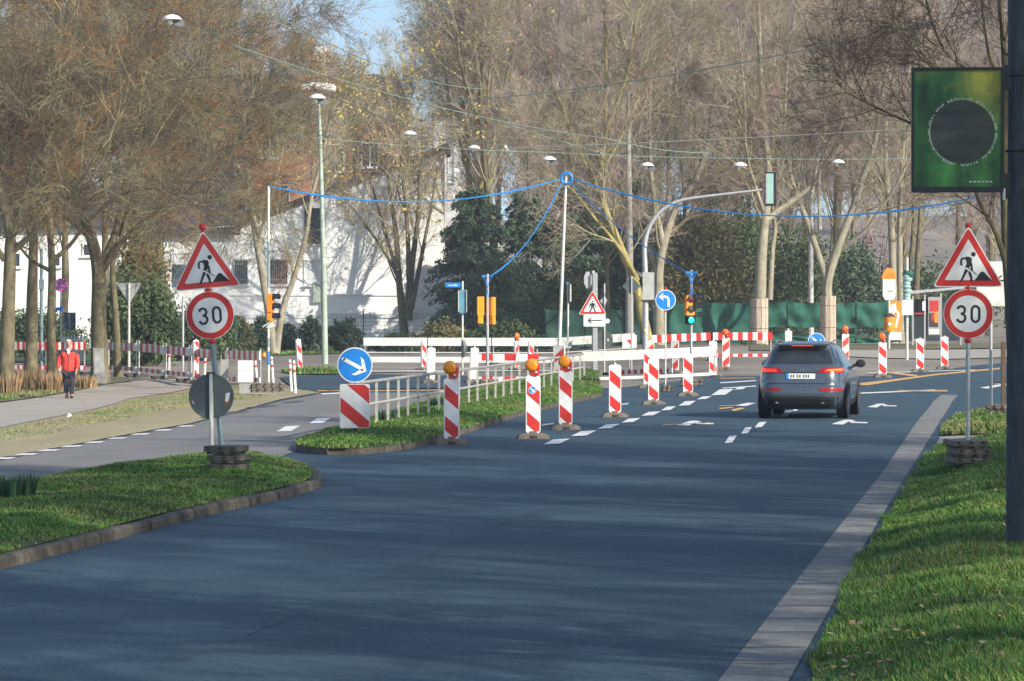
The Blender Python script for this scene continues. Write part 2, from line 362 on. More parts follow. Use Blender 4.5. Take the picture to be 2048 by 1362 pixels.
def spline(pts, n=8):
    """Catmull-Rom through the points (open)"""
    P = [np.array(p, float) for p in pts]; P = [2 * P[0] - P[1]] + P + [2 * P[-1] - P[-2]]; out = []
    for i in range(1, len(P) - 2):
        for k in range(n):
            t = k / n; a, b, c, d = P[i - 1:i + 3]
            out.append(tuple(.5 * (2 * b + (c - a) * t + (2 * a - 5 * b + 4 * c - d) * t * t + (3 * b - a - 3 * c + d) * t ** 3)))
    out.append(tuple(P[-2])); return out

# roads
gut_l = [(-2.85, -8)] + gpoly([(1438, 1362), (1560, 1205), (1680, 1052), (1760, 952), (1837, 840), (1866, 804), (1882, 790)])
gut_r = [(-2.46, -8)] + gpoly([(1578, 1362), (1655, 1228), (1738, 1075), (1799, 975), (1882, 840), (1904, 804), (1916, 791)])
road_e = [(-1.9, -8)] + gpoly([(1740, 1362), (1800, 1228), (1860, 1078), (1890, 975), (1935, 842), (1950, 804), (1985, 778)])
top = gpoly([(2400, 716), (2048, 722), (1960, 730), (1900, 737), (1830, 744), (1750, 752), (1640, 752), (1450, 752), (1330, 765), (1230, 776), (1160, 776), (900, 779), (700, 782), (640, 786)])
left = gpoly([(560, 800), (380, 848), (200, 880), (0, 918), (-300, 975)]) + [(-9, 10), (-9, -8)]
rgt = gpoly([(1990, 764), (2400, 752)])
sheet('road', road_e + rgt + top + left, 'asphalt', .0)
sheet('side_road', gpoly([(-300, 985), (0, 922), (200, 882), (380, 850), (560, 803), (640, 788), (760, 786), (880, 786), (1000, 790), (900, 810), (740, 850), (660, 868), (610, 895), (560, 915), (480, 915), (300, 950), (0, 1010), (-300, 1100)]), 'asphalt_grey', .007)
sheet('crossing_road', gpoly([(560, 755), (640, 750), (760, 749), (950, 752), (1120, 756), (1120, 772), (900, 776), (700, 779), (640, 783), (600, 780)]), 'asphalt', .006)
sheet('gutter', gut_l + gut_r[::-1], 'gutter', .008)
sheet('path', gpoly([(-300, 920), (0, 856), (120, 832), (260, 797), (400, 773), (452, 762), (430, 752), (330, 756), (270, 763), (215, 769), (130, 786), (0, 806), (-300, 850)]), 'path', .006)
sheet('verge_strip', gpoly([(-300, 980), (0, 917), (200, 879), (380, 847), (560, 799), (640, 785), (600, 778), (530, 788), (452, 763), (400, 774), (260, 798), (120, 833), (0, 857), (-300, 921)]), 'verge_worn', .005)
sheet('tree_verge', gpoly([(-300, 858), (0, 804), (130, 785), (215, 768), (270, 761), (215, 752), (0, 752), (-300, 752)]), 'earth', .007)
sheet('pavement', gpoly([(1560, 706), (1760, 716), (1900, 718), (2300, 706), (2300, 695), (1900, 700), (1560, 697)]), 'path', .006)
sheet('far_verge', gpoly([(1500, 700.5), (1760, 700), (2000, 696), (2300, 692), (2300, 684), (2000, 687), (1500, 690)]), 'earth', .009)
sheet('grass_strip', gpoly([(-300, 730), (200, 722), (330, 716), (480, 712), (720, 706), (720, 699), (480, 700), (200, 701), (-300, 702)]), 'soil', .006)
sheet('grass_patch', gpoly([(560, 744), (620, 737), (700, 736), (735, 741), (700, 747), (600, 749)]), 'soil', .008)

# painted markings: real flat films on the road
def decals(name, polys, m, dz=.013):
    mb = MB()
    for p in polys:
        q = [G(x, y) for x, y in p]; mb.add([(v.x, v.y, Tf(v.x, v.y) + dz) for v in q], [tuple(range(len(q)))])
    o = mb.build(name, m); o['kind'] = 'structure'; return o
def dash(x0, y0, x1, y1, h): 
    w = x1 - x0; return [(x0, y0 + h * .35), (x0 + w * .62, y0 + h * .1), (x1, y1 - h * .35), (x1 - w * .62, y1 - h * .1)]
D = []
for x0, y0, x1, y1, h in ((1086, 888, 1140, 881, 7), (1142, 871.5, 1193, 864.5, 6.5), (1195, 857, 1239, 851, 6), (1243, 844.5, 1281, 839, 5.5), (1282, 831, 1322, 825.5, 5), (1322, 820.5, 1352, 815, 4.6), (1357, 811, 1392, 804, 4.4), (1393, 798.5, 1424, 794.5, 4), (1422, 790, 1468, 780, 4), (1468, 779, 1496, 774.5, 3.4)):
    D.append(dash(x0, y0, x1, y1, h))
for x0, y0, x1, y1, h in ((1449, 886, 1474, 874, 5), (1482, 867, 1504, 857, 4.5), (1509, 855, 1533, 846, 4), (1561, 834, 1584, 824, 4), (1585, 822, 1600, 815, 3.2)):
    D.append(dash(x0, y0, x1, y1, h))
for x0, y0, x1, y1, h in ((553, 863, 600, 854, 3.4), (618, 847, 662, 838, 3), (686, 830, 716, 824, 2.6)): D.append(dash(x0, y0, x1, y1, h))
D = [[(a, (b + c) / 2 + (b - c) / 2) for (a, b), c in zip(p, [q[1] for q in p])] for p in D]
D += [[(1083, 853), (1085, 849.5), (1109, 846.5), (1106, 850)], [(1243, 811), (1245, 808), (1258, 806.5), (1256, 809.5)]]
for x, y, sg in ((1700, 846, 1), (1765, 812.5, 1), (1392, 848, 1)):        # turn arrows
    k = 1.0 if y > 820 else .8
    D += [[(x - 38 * k, y + 3.5 * k), (x - 12 * k, y - 5 * k), (x + 2 * k, y - 5.5 * k), (x + 12 * k, y - 2.5 * k), (x - 4 * k, y - 1 * k), (x - 14 * k, y + 4.5 * k)], [(x + 2 * k, y - 1.5 * k), (x + 36 * k, y - .5 * k), (x + 34 * k, y + 2 * k), (x + 0 * k, y + 1.2 * k)]]
D += [[(1470, 812), (1495, 806.5), (1512, 807), (1490, 813.5)]]
D += [[(1735, 746), (1950, 740), (1950, 741.2), (1735, 747.3)], [(1700, 787), (1870, 780), (1870, 782), (1700, 789.5)], [(1960, 776), (2012, 768), (2012, 771), (1975, 778)]]
D += [[(1440, 765.5), (1512, 761), (1512, 763), (1440, 767.5)], [(1445, 776.5), (1512, 772), (1512, 774), (1445, 778)]]
D += [[(600, 742.5), (1100, 741), (1100, 742.4), (600, 744.2)], [(640, 787.5), (700, 785), (704, 787), (646, 790)]]
decals('lane_marking', D, 'white_paint')
Yl = [[(1712, 771), (1735, 771.5), (1790, 763), (1868, 752), (2000, 739), (2000, 736), (1866, 749), (1786, 759.5), (1715, 767.5)], [(1773, 747), (1781, 744), (1832, 750.5), (1838, 753.5), (1828, 753.5)], [(1796, 781.5), (1895, 781), (1895, 784), (1796, 784)],
      [(1436, 817.5), (1462, 814.5), (1468, 816), (1442, 819.5)], [(1461, 820.5), (1482, 816), (1490, 818), (1468, 823.5)], [(1438, 812.3), (1500, 811), (1500, 812), (1438, 813.4)], [(1440, 757), (1510, 756), (1510, 757.2), (1440, 758.2)],
      [(634, 781.5), (890, 780), (890, 781.7), (634, 783.5)], [(1325, 851), (1420, 846), (1420, 847), (1325, 852.2)]]
decals('lane_marking', Yl, 'yellow_paint')
# block markings along the edge of the side road; dark slivers paint their shadow gaps
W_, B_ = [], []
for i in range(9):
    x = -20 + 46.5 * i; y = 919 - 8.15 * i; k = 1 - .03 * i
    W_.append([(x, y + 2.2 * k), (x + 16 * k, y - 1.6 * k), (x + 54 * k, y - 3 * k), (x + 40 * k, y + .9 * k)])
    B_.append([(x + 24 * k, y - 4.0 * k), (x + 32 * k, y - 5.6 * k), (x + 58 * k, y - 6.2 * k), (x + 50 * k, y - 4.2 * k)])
decals('edge_marking', W_, 'white_paint', .016)
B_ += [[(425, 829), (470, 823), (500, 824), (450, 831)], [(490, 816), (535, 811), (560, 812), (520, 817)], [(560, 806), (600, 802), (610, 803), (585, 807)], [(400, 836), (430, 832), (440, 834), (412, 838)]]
decals('edge_shade_sliver', B_, 'patch', .012)
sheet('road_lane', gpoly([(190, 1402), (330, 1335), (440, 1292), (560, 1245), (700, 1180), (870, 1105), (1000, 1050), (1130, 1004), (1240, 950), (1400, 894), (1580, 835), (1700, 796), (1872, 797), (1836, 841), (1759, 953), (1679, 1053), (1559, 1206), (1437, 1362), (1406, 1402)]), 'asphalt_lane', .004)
seam = [G(x, y) for x, y in ((440, 1290), (560, 1245), (700, 1180), (870, 1105), (1000, 1050), (1130, 1004))]
sp_ = spline([(330, 1335), (440, 1292), (560, 1245), (700, 1180), (870, 1105), (1000, 1050), (1130, 1004)], 7); gs = random.Random(2); S_ = []; sp_ = [(x + gs.gauss(0, 1.5), y + gs.gauss(0, 1.2)) for x, y in sp_]
for (x0, y0), (x1, y1) in zip(sp_, sp_[1:]):
    if gs.random() < .62: w0, w1 = gs.uniform(.3, 1.6), gs.uniform(.3, 1.6); S_.append([(x0, y0), (x1, y1), (x1 + w1, y1 + w1 * .8), (x0 + w0, y0 + w0 * .8)])
decals('road_seam', S_, 'patch', .011)

J_ = []
for Yg in np.arange(18.6, 76, .98):
    def gx_at(line):
        for (x0, y0), (x1, y1) in zip(line, line[1:]):
            if y0 <= Yg <= y1: return x0 + (x1 - x0) * (Yg - y0) / (y1 - y0)
    xa, xb = gx_at(gut_l), gx_at(gut_r)
    if xa is not None and xb is not None: J_.append((xa, xb, float(Yg)))
mb = MB()
for xa, xb, y in J_: mb.add([(xa, y, Tf(xa, y) + .0125), (xb, y + .02, Tf(xb, y) + .0125), (xb, y + .045, Tf(xb, y) + .0125), (xa, y + .025, Tf(xa, y) + .0125)], [(0, 1, 2, 3)])
o = mb.build('gutter_joint', 'patch'); o['kind'] = 'structure'

# ------------------------------------------------------------------ kerbed islands, verges and grass
rng = np.random.default_rng(5)
def kerb(name, pts, h=.10, wd=.12):
    """single kerb stones with open joints along a ground line, the grass side on the left"""
    mb = MB(); P = [Vector((x, y)) for x, y in pts]; acc = [0.]
    for p, q in zip(P, P[1:]): acc.append(acc[-1] + (q - p).length)
    def at(d):
        d = max(0, min(acc[-1], d)); i = next((k for k in range(len(P) - 1) if acc[k + 1] >= d), len(P) - 2); u = (d - acc[i]) / max(acc[i + 1] - acc[i], 1e-9); return P[i].lerp(P[i + 1], u)
    d = 0.; g = random.Random(len(pts))
    while d < acc[-1]:
        L = g.uniform(.8, 1.05); n = 4; ring = []; jz = g.uniform(-.008, .006); jo = g.uniform(-.008, .008)
        for i in range(n + 1):
            s_ = d + .008 + (L - .016) * i / n; p0 = at(s_); t = (at(s_ + .05) - at(s_ - .05)).normalized(); nr = Vector((-t.y, t.x)); z = Tf(p0.x, p0.y) + jz; p0 = p0 + nr * jo; p1 = p0 + nr * wd
            ring += [(p0.x, p0.y, z - .04), (p0.x + nr.x * .012, p0.y + nr.y * .012, z + h - .028), (p0.x + nr.x * .04, p0.y + nr.y * .04, z + h), (p1.x, p1.y, z + h), (p1.x, p1.y, z - .04)]
        mb.add(ring, [(i * 5 + k, (i + 1) * 5 + k, (i + 1) * 5 + k + 1, i * 5 + k + 1) for i in range(n) for k in range(4)] + [(0, 1, 2, 3, 4), tuple(n * 5 + k for k in (4, 3, 2, 1, 0))]); d += L
    o = mb.build(name, 'kerb'); o['kind'] = 'structure'; return o

def wnoise(P, s, seed=0):
    v = np.zeros(len(P)); a = 1.
    for k in range(5):
        th = seed * 1.7 + k * 2.1; c, sn = math.cos(th), math.sin(th); f = s * 1.9 ** k
        v += a * np.sin((P[:, 0] * c + P[:, 1] * sn) * f + seed + k) * np.sin((-P[:, 0] * sn + P[:, 1] * c) * f * 1.13 + 2 * k); a *= .6
    return v
GM = []
for i, (c1, c2) in enumerate((((.055, .16, .018), (.09, .21, .028)), ((.09, .22, .022), (.145, .28, .04)), ((.18, .25, .04), (.26, .29, .07)), ((.28, .24, .11), (.36, .28, .15)))):
    MT['grass%d' % i] = mat('grass_blade', c1, .55, var=.2, scale=2., coord='P', col2=c2); GM.append('grass%d' % i)
def blades(name, poly, hf, dens, hgt=(.05, .11), wid=.005, dry=.1, near=None, z0=.0, label='short green grass'):
    xs = [p[0] for p in poly]; ys = [p[1] for p in poly]; area = (max(xs) - min(xs)) * (max(ys) - min(ys))
    n = int(area * dens); P = np.stack([rng.uniform(min(xs), max(xs), n), rng.uniform(min(ys), max(ys), n)], -1)
    px = P[:, 0] / np.maximum(P[:, 1], 1) * F + CX; py = HY + F * H / np.maximum(P[:, 1], 1)
    P = P[inside(P, poly) & (px > -120) & (px < 2200) & (py < 1480)]
    cl = wnoise(P, 1.4, 3) + .6 * wnoise(P, 5, 8)
    P = P[rng.uniform(0, 1, len(P)) < np.clip(.9 + .22 * cl, .35, 1)]; bare = wnoise(P, .75, 33) + .5 * wnoise(P, 3.1, 5); P = P[(bare < 1.35) | (rng.uniform(0, 1, len(P)) < .18)]; cl = wnoise(P, 1.4, 3) + .6 * wnoise(P, 5, 8); n = len(P)
    z = T(P[:, 0], P[:, 1]) + z0 + hf(P)
    h = rng.uniform(*hgt, n) * np.clip(1 + .35 * cl, .5, 1.7); a = rng.uniform(0, 2 * np.pi, n); ln = rng.uniform(.3, 1.5, n) * h
    w_ = wid * rng.uniform(.6, 1.4, n) * np.clip(P[:, 1] / 30, .8, 1.7)
    dx, dy = np.cos(a), np.sin(a); b = np.stack([P[:, 0], P[:, 1], z], -1); side = np.stack([-dy, dx, 0 * dx], -1) * w_[:, None]
    mid = b + np.stack([dx * ln * .35, dy * ln * .35, h * .6], -1); tip = b + np.stack([dx * ln, dy * ln, h], -1)
    V = np.stack([b - side, b + side, mid + side * .7, mid - side * .7, tip], 1).reshape(-1, 3)
    k = np.arange(n)[:, None] * 5; Fq = np.concatenate([k + np.array([[0, 1, 2]]), k + np.array([[0, 2, 3]]), k + np.array([[3, 2, 4]])], 1).reshape(-1, 3)
    d = wnoise(P, .9, 21); u = rng.uniform(0, 1, n)
    c = np.where(u < dry * np.clip(1 + 1.2 * d, .15, 3), np.where(rng.uniform(0, 1, n) < .6, 3, 2), np.where(u < .55 + .2 * cl, 0, np.where(u < .9, 1, 2)))
    o = mesh_np(name, V, Fq, GM, np.repeat(c, 3)); tag(o, label, 'grass', kind='stuff'); return o

def mound(poly, h, wd, base=0., closed=True):
    def f(P): return base + h * ss(segdist(P, poly, closed) / wd) + .018 * wnoise(P, 2.3, 2) * ss(segdist(P, poly, closed) / .3)
    return f
# island with the leaning 30 sign
e1 = spline(gpoly([(-420, 1262), (-200, 1190), (0, 1140), (200, 1088), (400, 1035), (560, 999), (628, 980), (645, 966), (630, 948), (585, 934), (520, 924), (470, 920)]), 6) + spline(gpoly([(470, 920), (380, 925), (200, 950), (60, 975), (-150, 1014), (-420, 1068)]), 5)[1:]
kerb('kerb', e1)
def inset(pts, d):
    P = [Vector(p) for p in pts]; o = []
    for i in range(len(P)):
        t = (P[min(i + 1, len(P) - 1)] - P[max(i - 1, 0)]).normalized(); o.append(tuple(P[i] + Vector((-t.y, t.x)) * d))
    return o
p1 = inset(e1, .125); f1 = mound(p1, .07, .8, .105)
sheet('grass_island', p1, 'soil', 0, f1, (.25, .5))
blades('grass', p1, f1, 3200, (.022, .05), .0045, .16, label='short green grass on the near traffic island')
# median with the railing
e2 = spline(gpoly([(1195, 793), (1110, 812), (1010, 838), (920, 866), (850, 887), (790, 900), (700, 909), (640, 908), (608, 902)]), 5)[::-1]
e2b = spline(gpoly([(608, 902), (615, 892), (650, 880), (690, 868), (760, 845), (900, 803), (1040, 768), (1150, 750), (1200, 744)]), 5)
e2 = e2[::-1] + e2b[1:]
kerb('kerb', e2); p2 = inset(e2, .125); f2 = mound(p2, .06, .6, .10)
sheet('grass_median', p2, 'soil', 0, f2, (.25, .5))
blades('grass', p2, f2, 1900, (.025, .06), .0055, .15, label='green grass on the median under the railing')
# right verge
ve = [(-2.05, -6)] + spline( gpoly([(1618, 1362), (1655, 1255), (1702, 1155), (1762, 1055), (1808, 985), (1842, 928), (1868, 898)]), 6)
gq = random.Random(31); ve = [ve[0]] + [(x + gq.gauss(0, .022) + .03 * math.sin(y * 2.3) * math.sin(y * .9), y) for x, y in ve[1:]]
p3 = ve + gpoly([(1905, 893), (2012, 890), (2300, 884)]) + [(22, 48), (22, -6)]
open3 = ve + gpoly([(1905, 893), (2012, 890), (2300, 884)])
f3 = mound(open3, .20, 1.1, .02, False)
sheet('grass_verge', p3, 'soil', 0, f3, (.25, .5))
blades('grass', p3, f3, 4200, (.025, .065), .0034, .10, label='shaggy green grass on the right roadside verge')
sheet('side_path', gpoly([(1868, 897), (1905, 891.5), (2012, 888.5), (2400, 880), (2400, 862), (2012, 870), (1905, 874), (1880, 876)]), 'path', .02)
p4 = gpoly([(1880, 872), (1960, 870), (2100, 866), (2400, 857), (2400, 815), (2060, 815), (1960, 822), (1915, 832), (1888, 850)])
f4 = mound(p4, .10, .7, .02)
sheet('grass_verge', p4, 'soil', 0, f4, (.25, .5))
blades('grass', p4, f4, 1200, (.03, .07), .006, .35, label='patchy grass and bare soil beyond the side path')
p5 = gpoly([(1925, 796), (1962, 777), (2100, 766), (2500, 752), (2500, 810), (2060, 812), (1960, 818), (1900, 838), (1892, 843)])
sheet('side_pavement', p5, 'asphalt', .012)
# sparse far grass
zero = lambda P: 0 * P[:, 0]
blades('grass', gpoly([(-40, 806), (0, 801), (130, 783), (215, 766), (215, 756), (0, 756), (-40, 760)]), zero, 260, (.03, .10), .006, .8, label='thin dry grass at the foot of the left trees')
blades('grass', gpoly([(-40, 892), (0, 886), (130, 862), (300, 828), (420, 806), (560, 793), (540, 786), (452, 770), (400, 777), (260, 801), (120, 836), (0, 860), (-40, 868)]), zero, 110, (.015, .04), .005, .75, label='worn yellowing grass strip beside the footway')
blades('grass', gpoly([(200, 721), (330, 715), (480, 711), (720, 705), (720, 699), (480, 700), (200, 701)]), zero, 40, (.06, .16), .02, .25, label='green grass strip below the hedge and wall')
blades('grass', gpoly([(560, 744), (620, 737), (700, 736), (735, 741), (700, 747), (600, 749)]), zero, 60, (.06, .16), .014, .3, label='small grass patch around the tall lamp mast')

# fallen leaves and a worn bare patch by the pole
g_ = random.Random(12); mb = MB()
for _ in range(260):
    px, py = g_.uniform(1640, 2046), g_.uniform(905, 1350); q = G(px, py, .2); P = np.array([[q.x, q.y]])
    if not inside(P, p3)[0]: continue
    z = Tf(q.x, q.y) + float(f3(P)[0]) + g_.uniform(.02, .05); a = g_.uniform(0, 6.28); r = g_.uniform(.012, .03)
    mb.add([(q.x + r * math.cos(a + k * 1.57), q.y + r * 1.3 * math.sin(a + k * 1.57), z + g_.uniform(-.01, .014)) for k in range(4)], [(0, 1, 2, 3)], g_.randrange(2))
o = mb.build('fallen_leaves', [mat('dead_leaf', (.34, .20, .09), .8, var=.3), mat('pale_leaf', (.42, .33, .19), .8, var=.3)]); tag(o, 'scattered dead leaves on the right verge', 'leaves', kind='stuff')
# ------------------------------------------------------------------ signs and roadworks furniture; each built round its own base
def tilt(ay=0., yaw=0., ax=0.): return (ax, ay, yaw)

def disc_sign(parent, z, r, kind, x=0., y=-.04, yaw=0., worn=False):
    """round sign plate facing -y, graphics as thin films on it"""
    mb = MB(); mb.prism(disc(r), y, y + .02, 0, 1)
    if kind == '30':
        mb.prism(disc(r * .975), y - .002, y, 2); mb.prism(disc(r * .735), y - .004, y - .002, 0)
        k = r / .30; ww = .030 * k; h2 = .0905 * k
        p3 = arc(-.085 * k, h2 * .5, .047 * k, .046 * k, 155, -80, 14) + arc(-.085 * k, -h2 * .5 + .002, .052 * k, .050 * k, 80, -155, 14)
        p3 = arc(-.087 * k, h2 * .50, .045 * k, .0455 * k, 165, -75, 14) + [(-.092 * k, .002)] + arc(-.087 * k, -h2 * .54, .050 * k, .0505 * k, 78, -165, 16)
        stroke(mb, p3, ww, y - .0062, y - .004, 3)
        p0 = arc(.085 * k, h2 * .42, .0455 * k, .055 * k, 0, 180, 14) + arc(.085 * k, -h2 * .48, .0455 * k, .055 * k, 180, 360, 14); p0.append(p0[0])
        stroke(mb, p0, ww, y - .0062, y - .004, 3)
        mats = ['white', 'signback', 'red', 'black']
    elif kind in ('keep_right', 'turn_left', 'keep_right_small'):
        mb.prism(disc(r * .93), y - .002, y, 2); mats = ['white', 'signback', 'blue']
        if kind == 'turn_left':
            stroke(mb, [(.30 * r, -.68 * r)] + [(.30 * r, -.05 * r)] + arc(-.05 * r, -.05 * r, .35 * r, .38 * r, 0, 90, 8) + [(-.22 * r, .33 * r)], .22 * r, y - .0042, y - .002, 0)
            mb.prism([(-.70 * r, .30 * r), (-.20 * r, .72 * r), (-.30 * r, .34 * r), (-.16 * r, -.08 * r)], y - .0044, y - .002, 0)
        else:
            a = R(-28) if kind == 'keep_right' else R(-42); c, s = math.cos(a), math.sin(a)
            q = lambda u, v: (r * (u * c - v * s), r * (u * s + v * c))
            stroke(mb, [q(-.72, .0), q(.55, .0)], .20 * r, y - .0042, y - .002, 0); mb.prism(disc(.1 * r, 12, *q(-.72, 0)), y - .0042, y - .002, 0)
            for sg in (1, -1):
                mb.prism([q(.74, 0), q(.30, sg * .50), q(.06, sg * .56), q(.18, sg * .42), q(.44, 0)], y - .0044 - .0002 * sg, y - .002, 0)
    mb_o = mb.build('sign_plate', mats, parent); mb_o.location = (x, 0, z); mb_o.rotation_euler = (0, 0, yaw)
    return mb_o
def tri_sign(parent, z, s, kind, y=-.04, worn=False, x=0.):
    """triangular warning sign, side s, z is the base line"""
    h = s * .866; P = [(-s / 2, 0), (s / 2, 0), (0, h)]
    def ins(d): return [(-s / 2 + d * 1.732, d), (s / 2 - d * 1.732, d), (0, h - 2 * d)]
    mb = MB(); mb.prism(rpoly(P, .045 * s), y, y + .02, 0, 1)
    mb.prism(rpoly(ins(.016 * s), .035 * s), y - .002, y, 2); mb.prism(rpoly(ins(.098 * s), .012 * s), y - .004, y - .002, 0)
    u = s / .9; K = lambda pts: [(px * u, pz * u) for px, pz in pts]
    a, b = y - .0062, y - .004
    if kind == 'works':
        mb.prism(disc(.030 * u, 16, .062 * u, .412 * u), a, b, 3)
        mb.prism(K([(-.07, .365), (-.02, .385), (.03, .375), (.045, .35), (.035, .27), (-.005, .235), (-.035, .26), (-.022, .30), (-.03, .34)]), a, b, 3)
        stroke(mb, K([(-.06, .368), (-.088, .345), (-.094, .30), (-.082, .272)]), .026 * u, a - .0003, b, 3)
        stroke(mb, K([(.036, .30), (.042, .235), (.046, .205)]), .026 * u, a - .0003, b, 3)
        mb.prism(K([(-.040, .232), (.0, .205), (-.028, .17), (-.055, .115), (-.082, .068), (-.112, .062), (-.105, .078), (-.082, .12)]), a, b, 3)
        mb.prism(K([(.0, .205), (.028, .19), (.048, .14), (.052, .07), (.022, .07), (.020, .12), (.0, .165)]), a, b, 3)
        stroke(mb, K([(-.045, .262), (.015, .232), (.105, .155)]), .010 * u, a - .0005, b, 3)
        mb.prism(K([(.075, .082), (.135, .165), (.155, .19), (.175, .196), (.198, .188), (.215, .165), (.30, .082)]), a, b, 3)
    else:
        mb.prism(disc(.030 * u, 12, .0, .415 * u), a, b, 3)
        mb.prism(K([(-.045, .37), (.045, .37), (.06, .29), (.035, .23), (-.035, .23), (-.06, .29)]), a, b, 3)
        stroke(mb, K([(-.05, .36), (-.10, .27), (-.075, .22)]), .028 * u, a - .0003, b, 3); stroke(mb, K([(.05, .36), (.10, .27), (.085, .22)]), .028 * u, a - .0004, b, 3)
        stroke(mb, K([(-.02, .24), (-.05, .15), (-.10, .07)]), .042 * u, a - .0003, b, 3); stroke(mb, K([(.02, .24), (.06, .15), (.10, .07)]), .042 * u, a - .0005, b, 3)
    o = mb.build('warning_plate', ['white', 'signback', 'red_worn' if worn else 'red', 'black'], parent); o.location = (x, 0, z); return o
def post(parent, z1, r=.03, m='steel', x=0., y=0., z0=0., name='post', n=10):
    return MB().tube([(x, y, z0), (x, y, z1)], r, n).build(name, m, parent, True)
def clampcap(parent, z, m='redbody', r=.045): return MB().lathe([(r * .7, z - .03), (r, z - .015), (r, z + .03), (r * .6, z + .045)], 12).build('clamp', m, parent, True)

def footplates(name, label, loc, rz=0., wx=.44, dy=.80, n=3, gap=.0, h=.105, tiltx=0., group=None, cols=3, m='rubber'):
    """stack of moulded recycled-rubber base plates with post sockets"""
    t = thing(name, label, 'sign base', loc, rz, group)
    for k in range(n):
        mb = MB(); z = k * h + h / 2; sh = (.03 if k % 2 else 0) - .01 * k
        mb.box((sh, 0, z + .012), (wx, dy, h * .62)); mb.box((sh, 0, z - h * .30), (wx * .86, dy * .92, h * .34), 1)
        for i in range(cols):
            x = sh + wx * (-.36 + .72 * i / max(cols - 1, 1))
            mb.box((x, -dy / 2 - .0015, z + .02), (.05, .012, .045), 1)
            mb.box((x, -dy / 2 + .1, z + h * .33), (.05, .05, .012), 1)
        for i in range(cols - 1):
            x = sh + wx * (-.36 + .72 * (i + .5) / (cols - 1)); mb.box((x, -dy * .44, z - h * .33), (wx * .17, .06, h * .30))
        mb.build('base_plate', [m, 'rubber_dk'], t, bevel=.008)
    return t

# left leaning 30 sign
s = thing('speed_limit_sign', 'leaning road works triangle over a round 30 sign on the near grass island', 'road sign', (0, 0, 0))
b = G(447, 936, .15); s.location = b; s.rotation_euler = (R(1), R(-4.9), R(2))
post(s, 1.86, .034, 'steel_blue', z0=.1, n=12); post(s, 3.02, .022, 'redbody', z0=1.86, n=10, name='post_top')
disc_sign(s, 1.905, .298, '30'); tri_sign(s, 2.235, .845, 'works', worn=True); clampcap(s, 3.0, r=.045); clampcap(s, 2.215); clampcap(s, 1.58)
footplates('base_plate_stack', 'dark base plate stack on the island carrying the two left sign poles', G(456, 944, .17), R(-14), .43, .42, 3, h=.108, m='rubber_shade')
s = thing('traffic_sign', 'back of a round sign with stickers on a short pale post on the island', 'road sign', G(424, 936, .16), group=None)
s.rotation_euler = (0, R(-.7), R(3))
post(s, .93, .027, 'steel_pale', z0=.10)
mb = MB(); mb.prism(disc(.278, 40), .035, .055, 0, 1); mb.build('sign_plate', ['signback', 'steel_pale'], s).location = (0, 0, .885)
MB().box((0, .0, .885), (.042, .05, .56)).build('rail', 'steel_pale', s, bevel=.004)
MB().box((0, .02, 1.17), (.11, .05, .03)).build('bracket', 'rubber_dk', s)
mb = MB(); mb.prism([(.17, -.07), (.215, -.06), (.235, .045), (.18, .035)], .032, .0345, 0); mb.prism([(.172, -.10), (.205, -.095), (.215, -.06), (.17, -.07)], .032, .0345, 1); mb.build('sticker', ['white', 'red_worn'], s).location = (0, 0, .885)
mb = MB(); mb.prism([(-.245, -.06), (-.215, -.10), (-.205, -.09), (-.225, -.045)], .032, .0345, 0); mb.build('sticker', ['steel'], s).location = (0, 0, .885)
# right 30 sign
b = G(1936, 934, .17)
s = thing('speed_limit_sign', 'upright road works triangle over a round 30 sign on the right verge', 'road sign', b, R(-1))
post(s, 1.65, .026, 'steel', z0=.1, n=12); post(s, 3.0, .02, 'redbody', z0=1.65, name='post_top')
disc_sign(s, 1.895, .308, '30'); tri_sign(s, 2.225, .885, 'works'); clampcap(s, 2.975, r=.034); clampcap(s, 2.21); clampcap(s, 1.565)
footplates('base_plate_stack', 'brown base plate stack on the right verge holding the upright 30 sign', b + Vector((-.01, .0, .03)), R(2), .43, .8, 3, h=.105)
# direction sign and posts behind it
b = G(1985, 836, .08)
s = thing('direction_sign', 'white panel with a thin black left turn arrow beside the big dark pole', 'road sign', b)
Yd = b.y; k = F / Yd
post(s, 2.9, .03, 'steel', x=-.03, z0=.1); post(s, 2.9, .03, 'steel', x=.30, z0=.1)
z0 = H - (612 - HY) / k - b.z; z1 = H - (523 - HY) / k - b.z
mb = MB(); mb.prism(rrect(.86, z1 - z0, .03), -.05, -.03, 0, 1); wq = .012
stroke(mb, [(.17, -(z1 - z0) * .5 + .04), (.17, .06), (-.04, .06)], .034, -.0525, -.05, 2); stroke(mb, [(.05, .16), (-.055, .06), (.05, -.04)], .028, -.0528, -.05, 2)
mb.prism([(-.31, .12), (-.22, .19), (-.24, .26), (-.32, .2)], -.0525, -.05, 3)
mb.build('sign_panel', ['white_dirty', 'signback', 'black', 'red'], s).location = (.12, 0, (z0 + z1) / 2)
s = thing('wooden_post', 'plain brown wooden post stuck in a base plate behind the right verge', 'post', b + Vector((.17, -.25, 0)))
MB().box((0, 0, .78), (.085, .06, 1.36)).build('shaft', 'wood_dk', s, bevel=.005)
footplates('base_plate_stack', 'base plates half hidden by the big pole under the direction sign', b + Vector((.11, -.1, -.04)), R(-20), .40, .6, 3, h=.10)
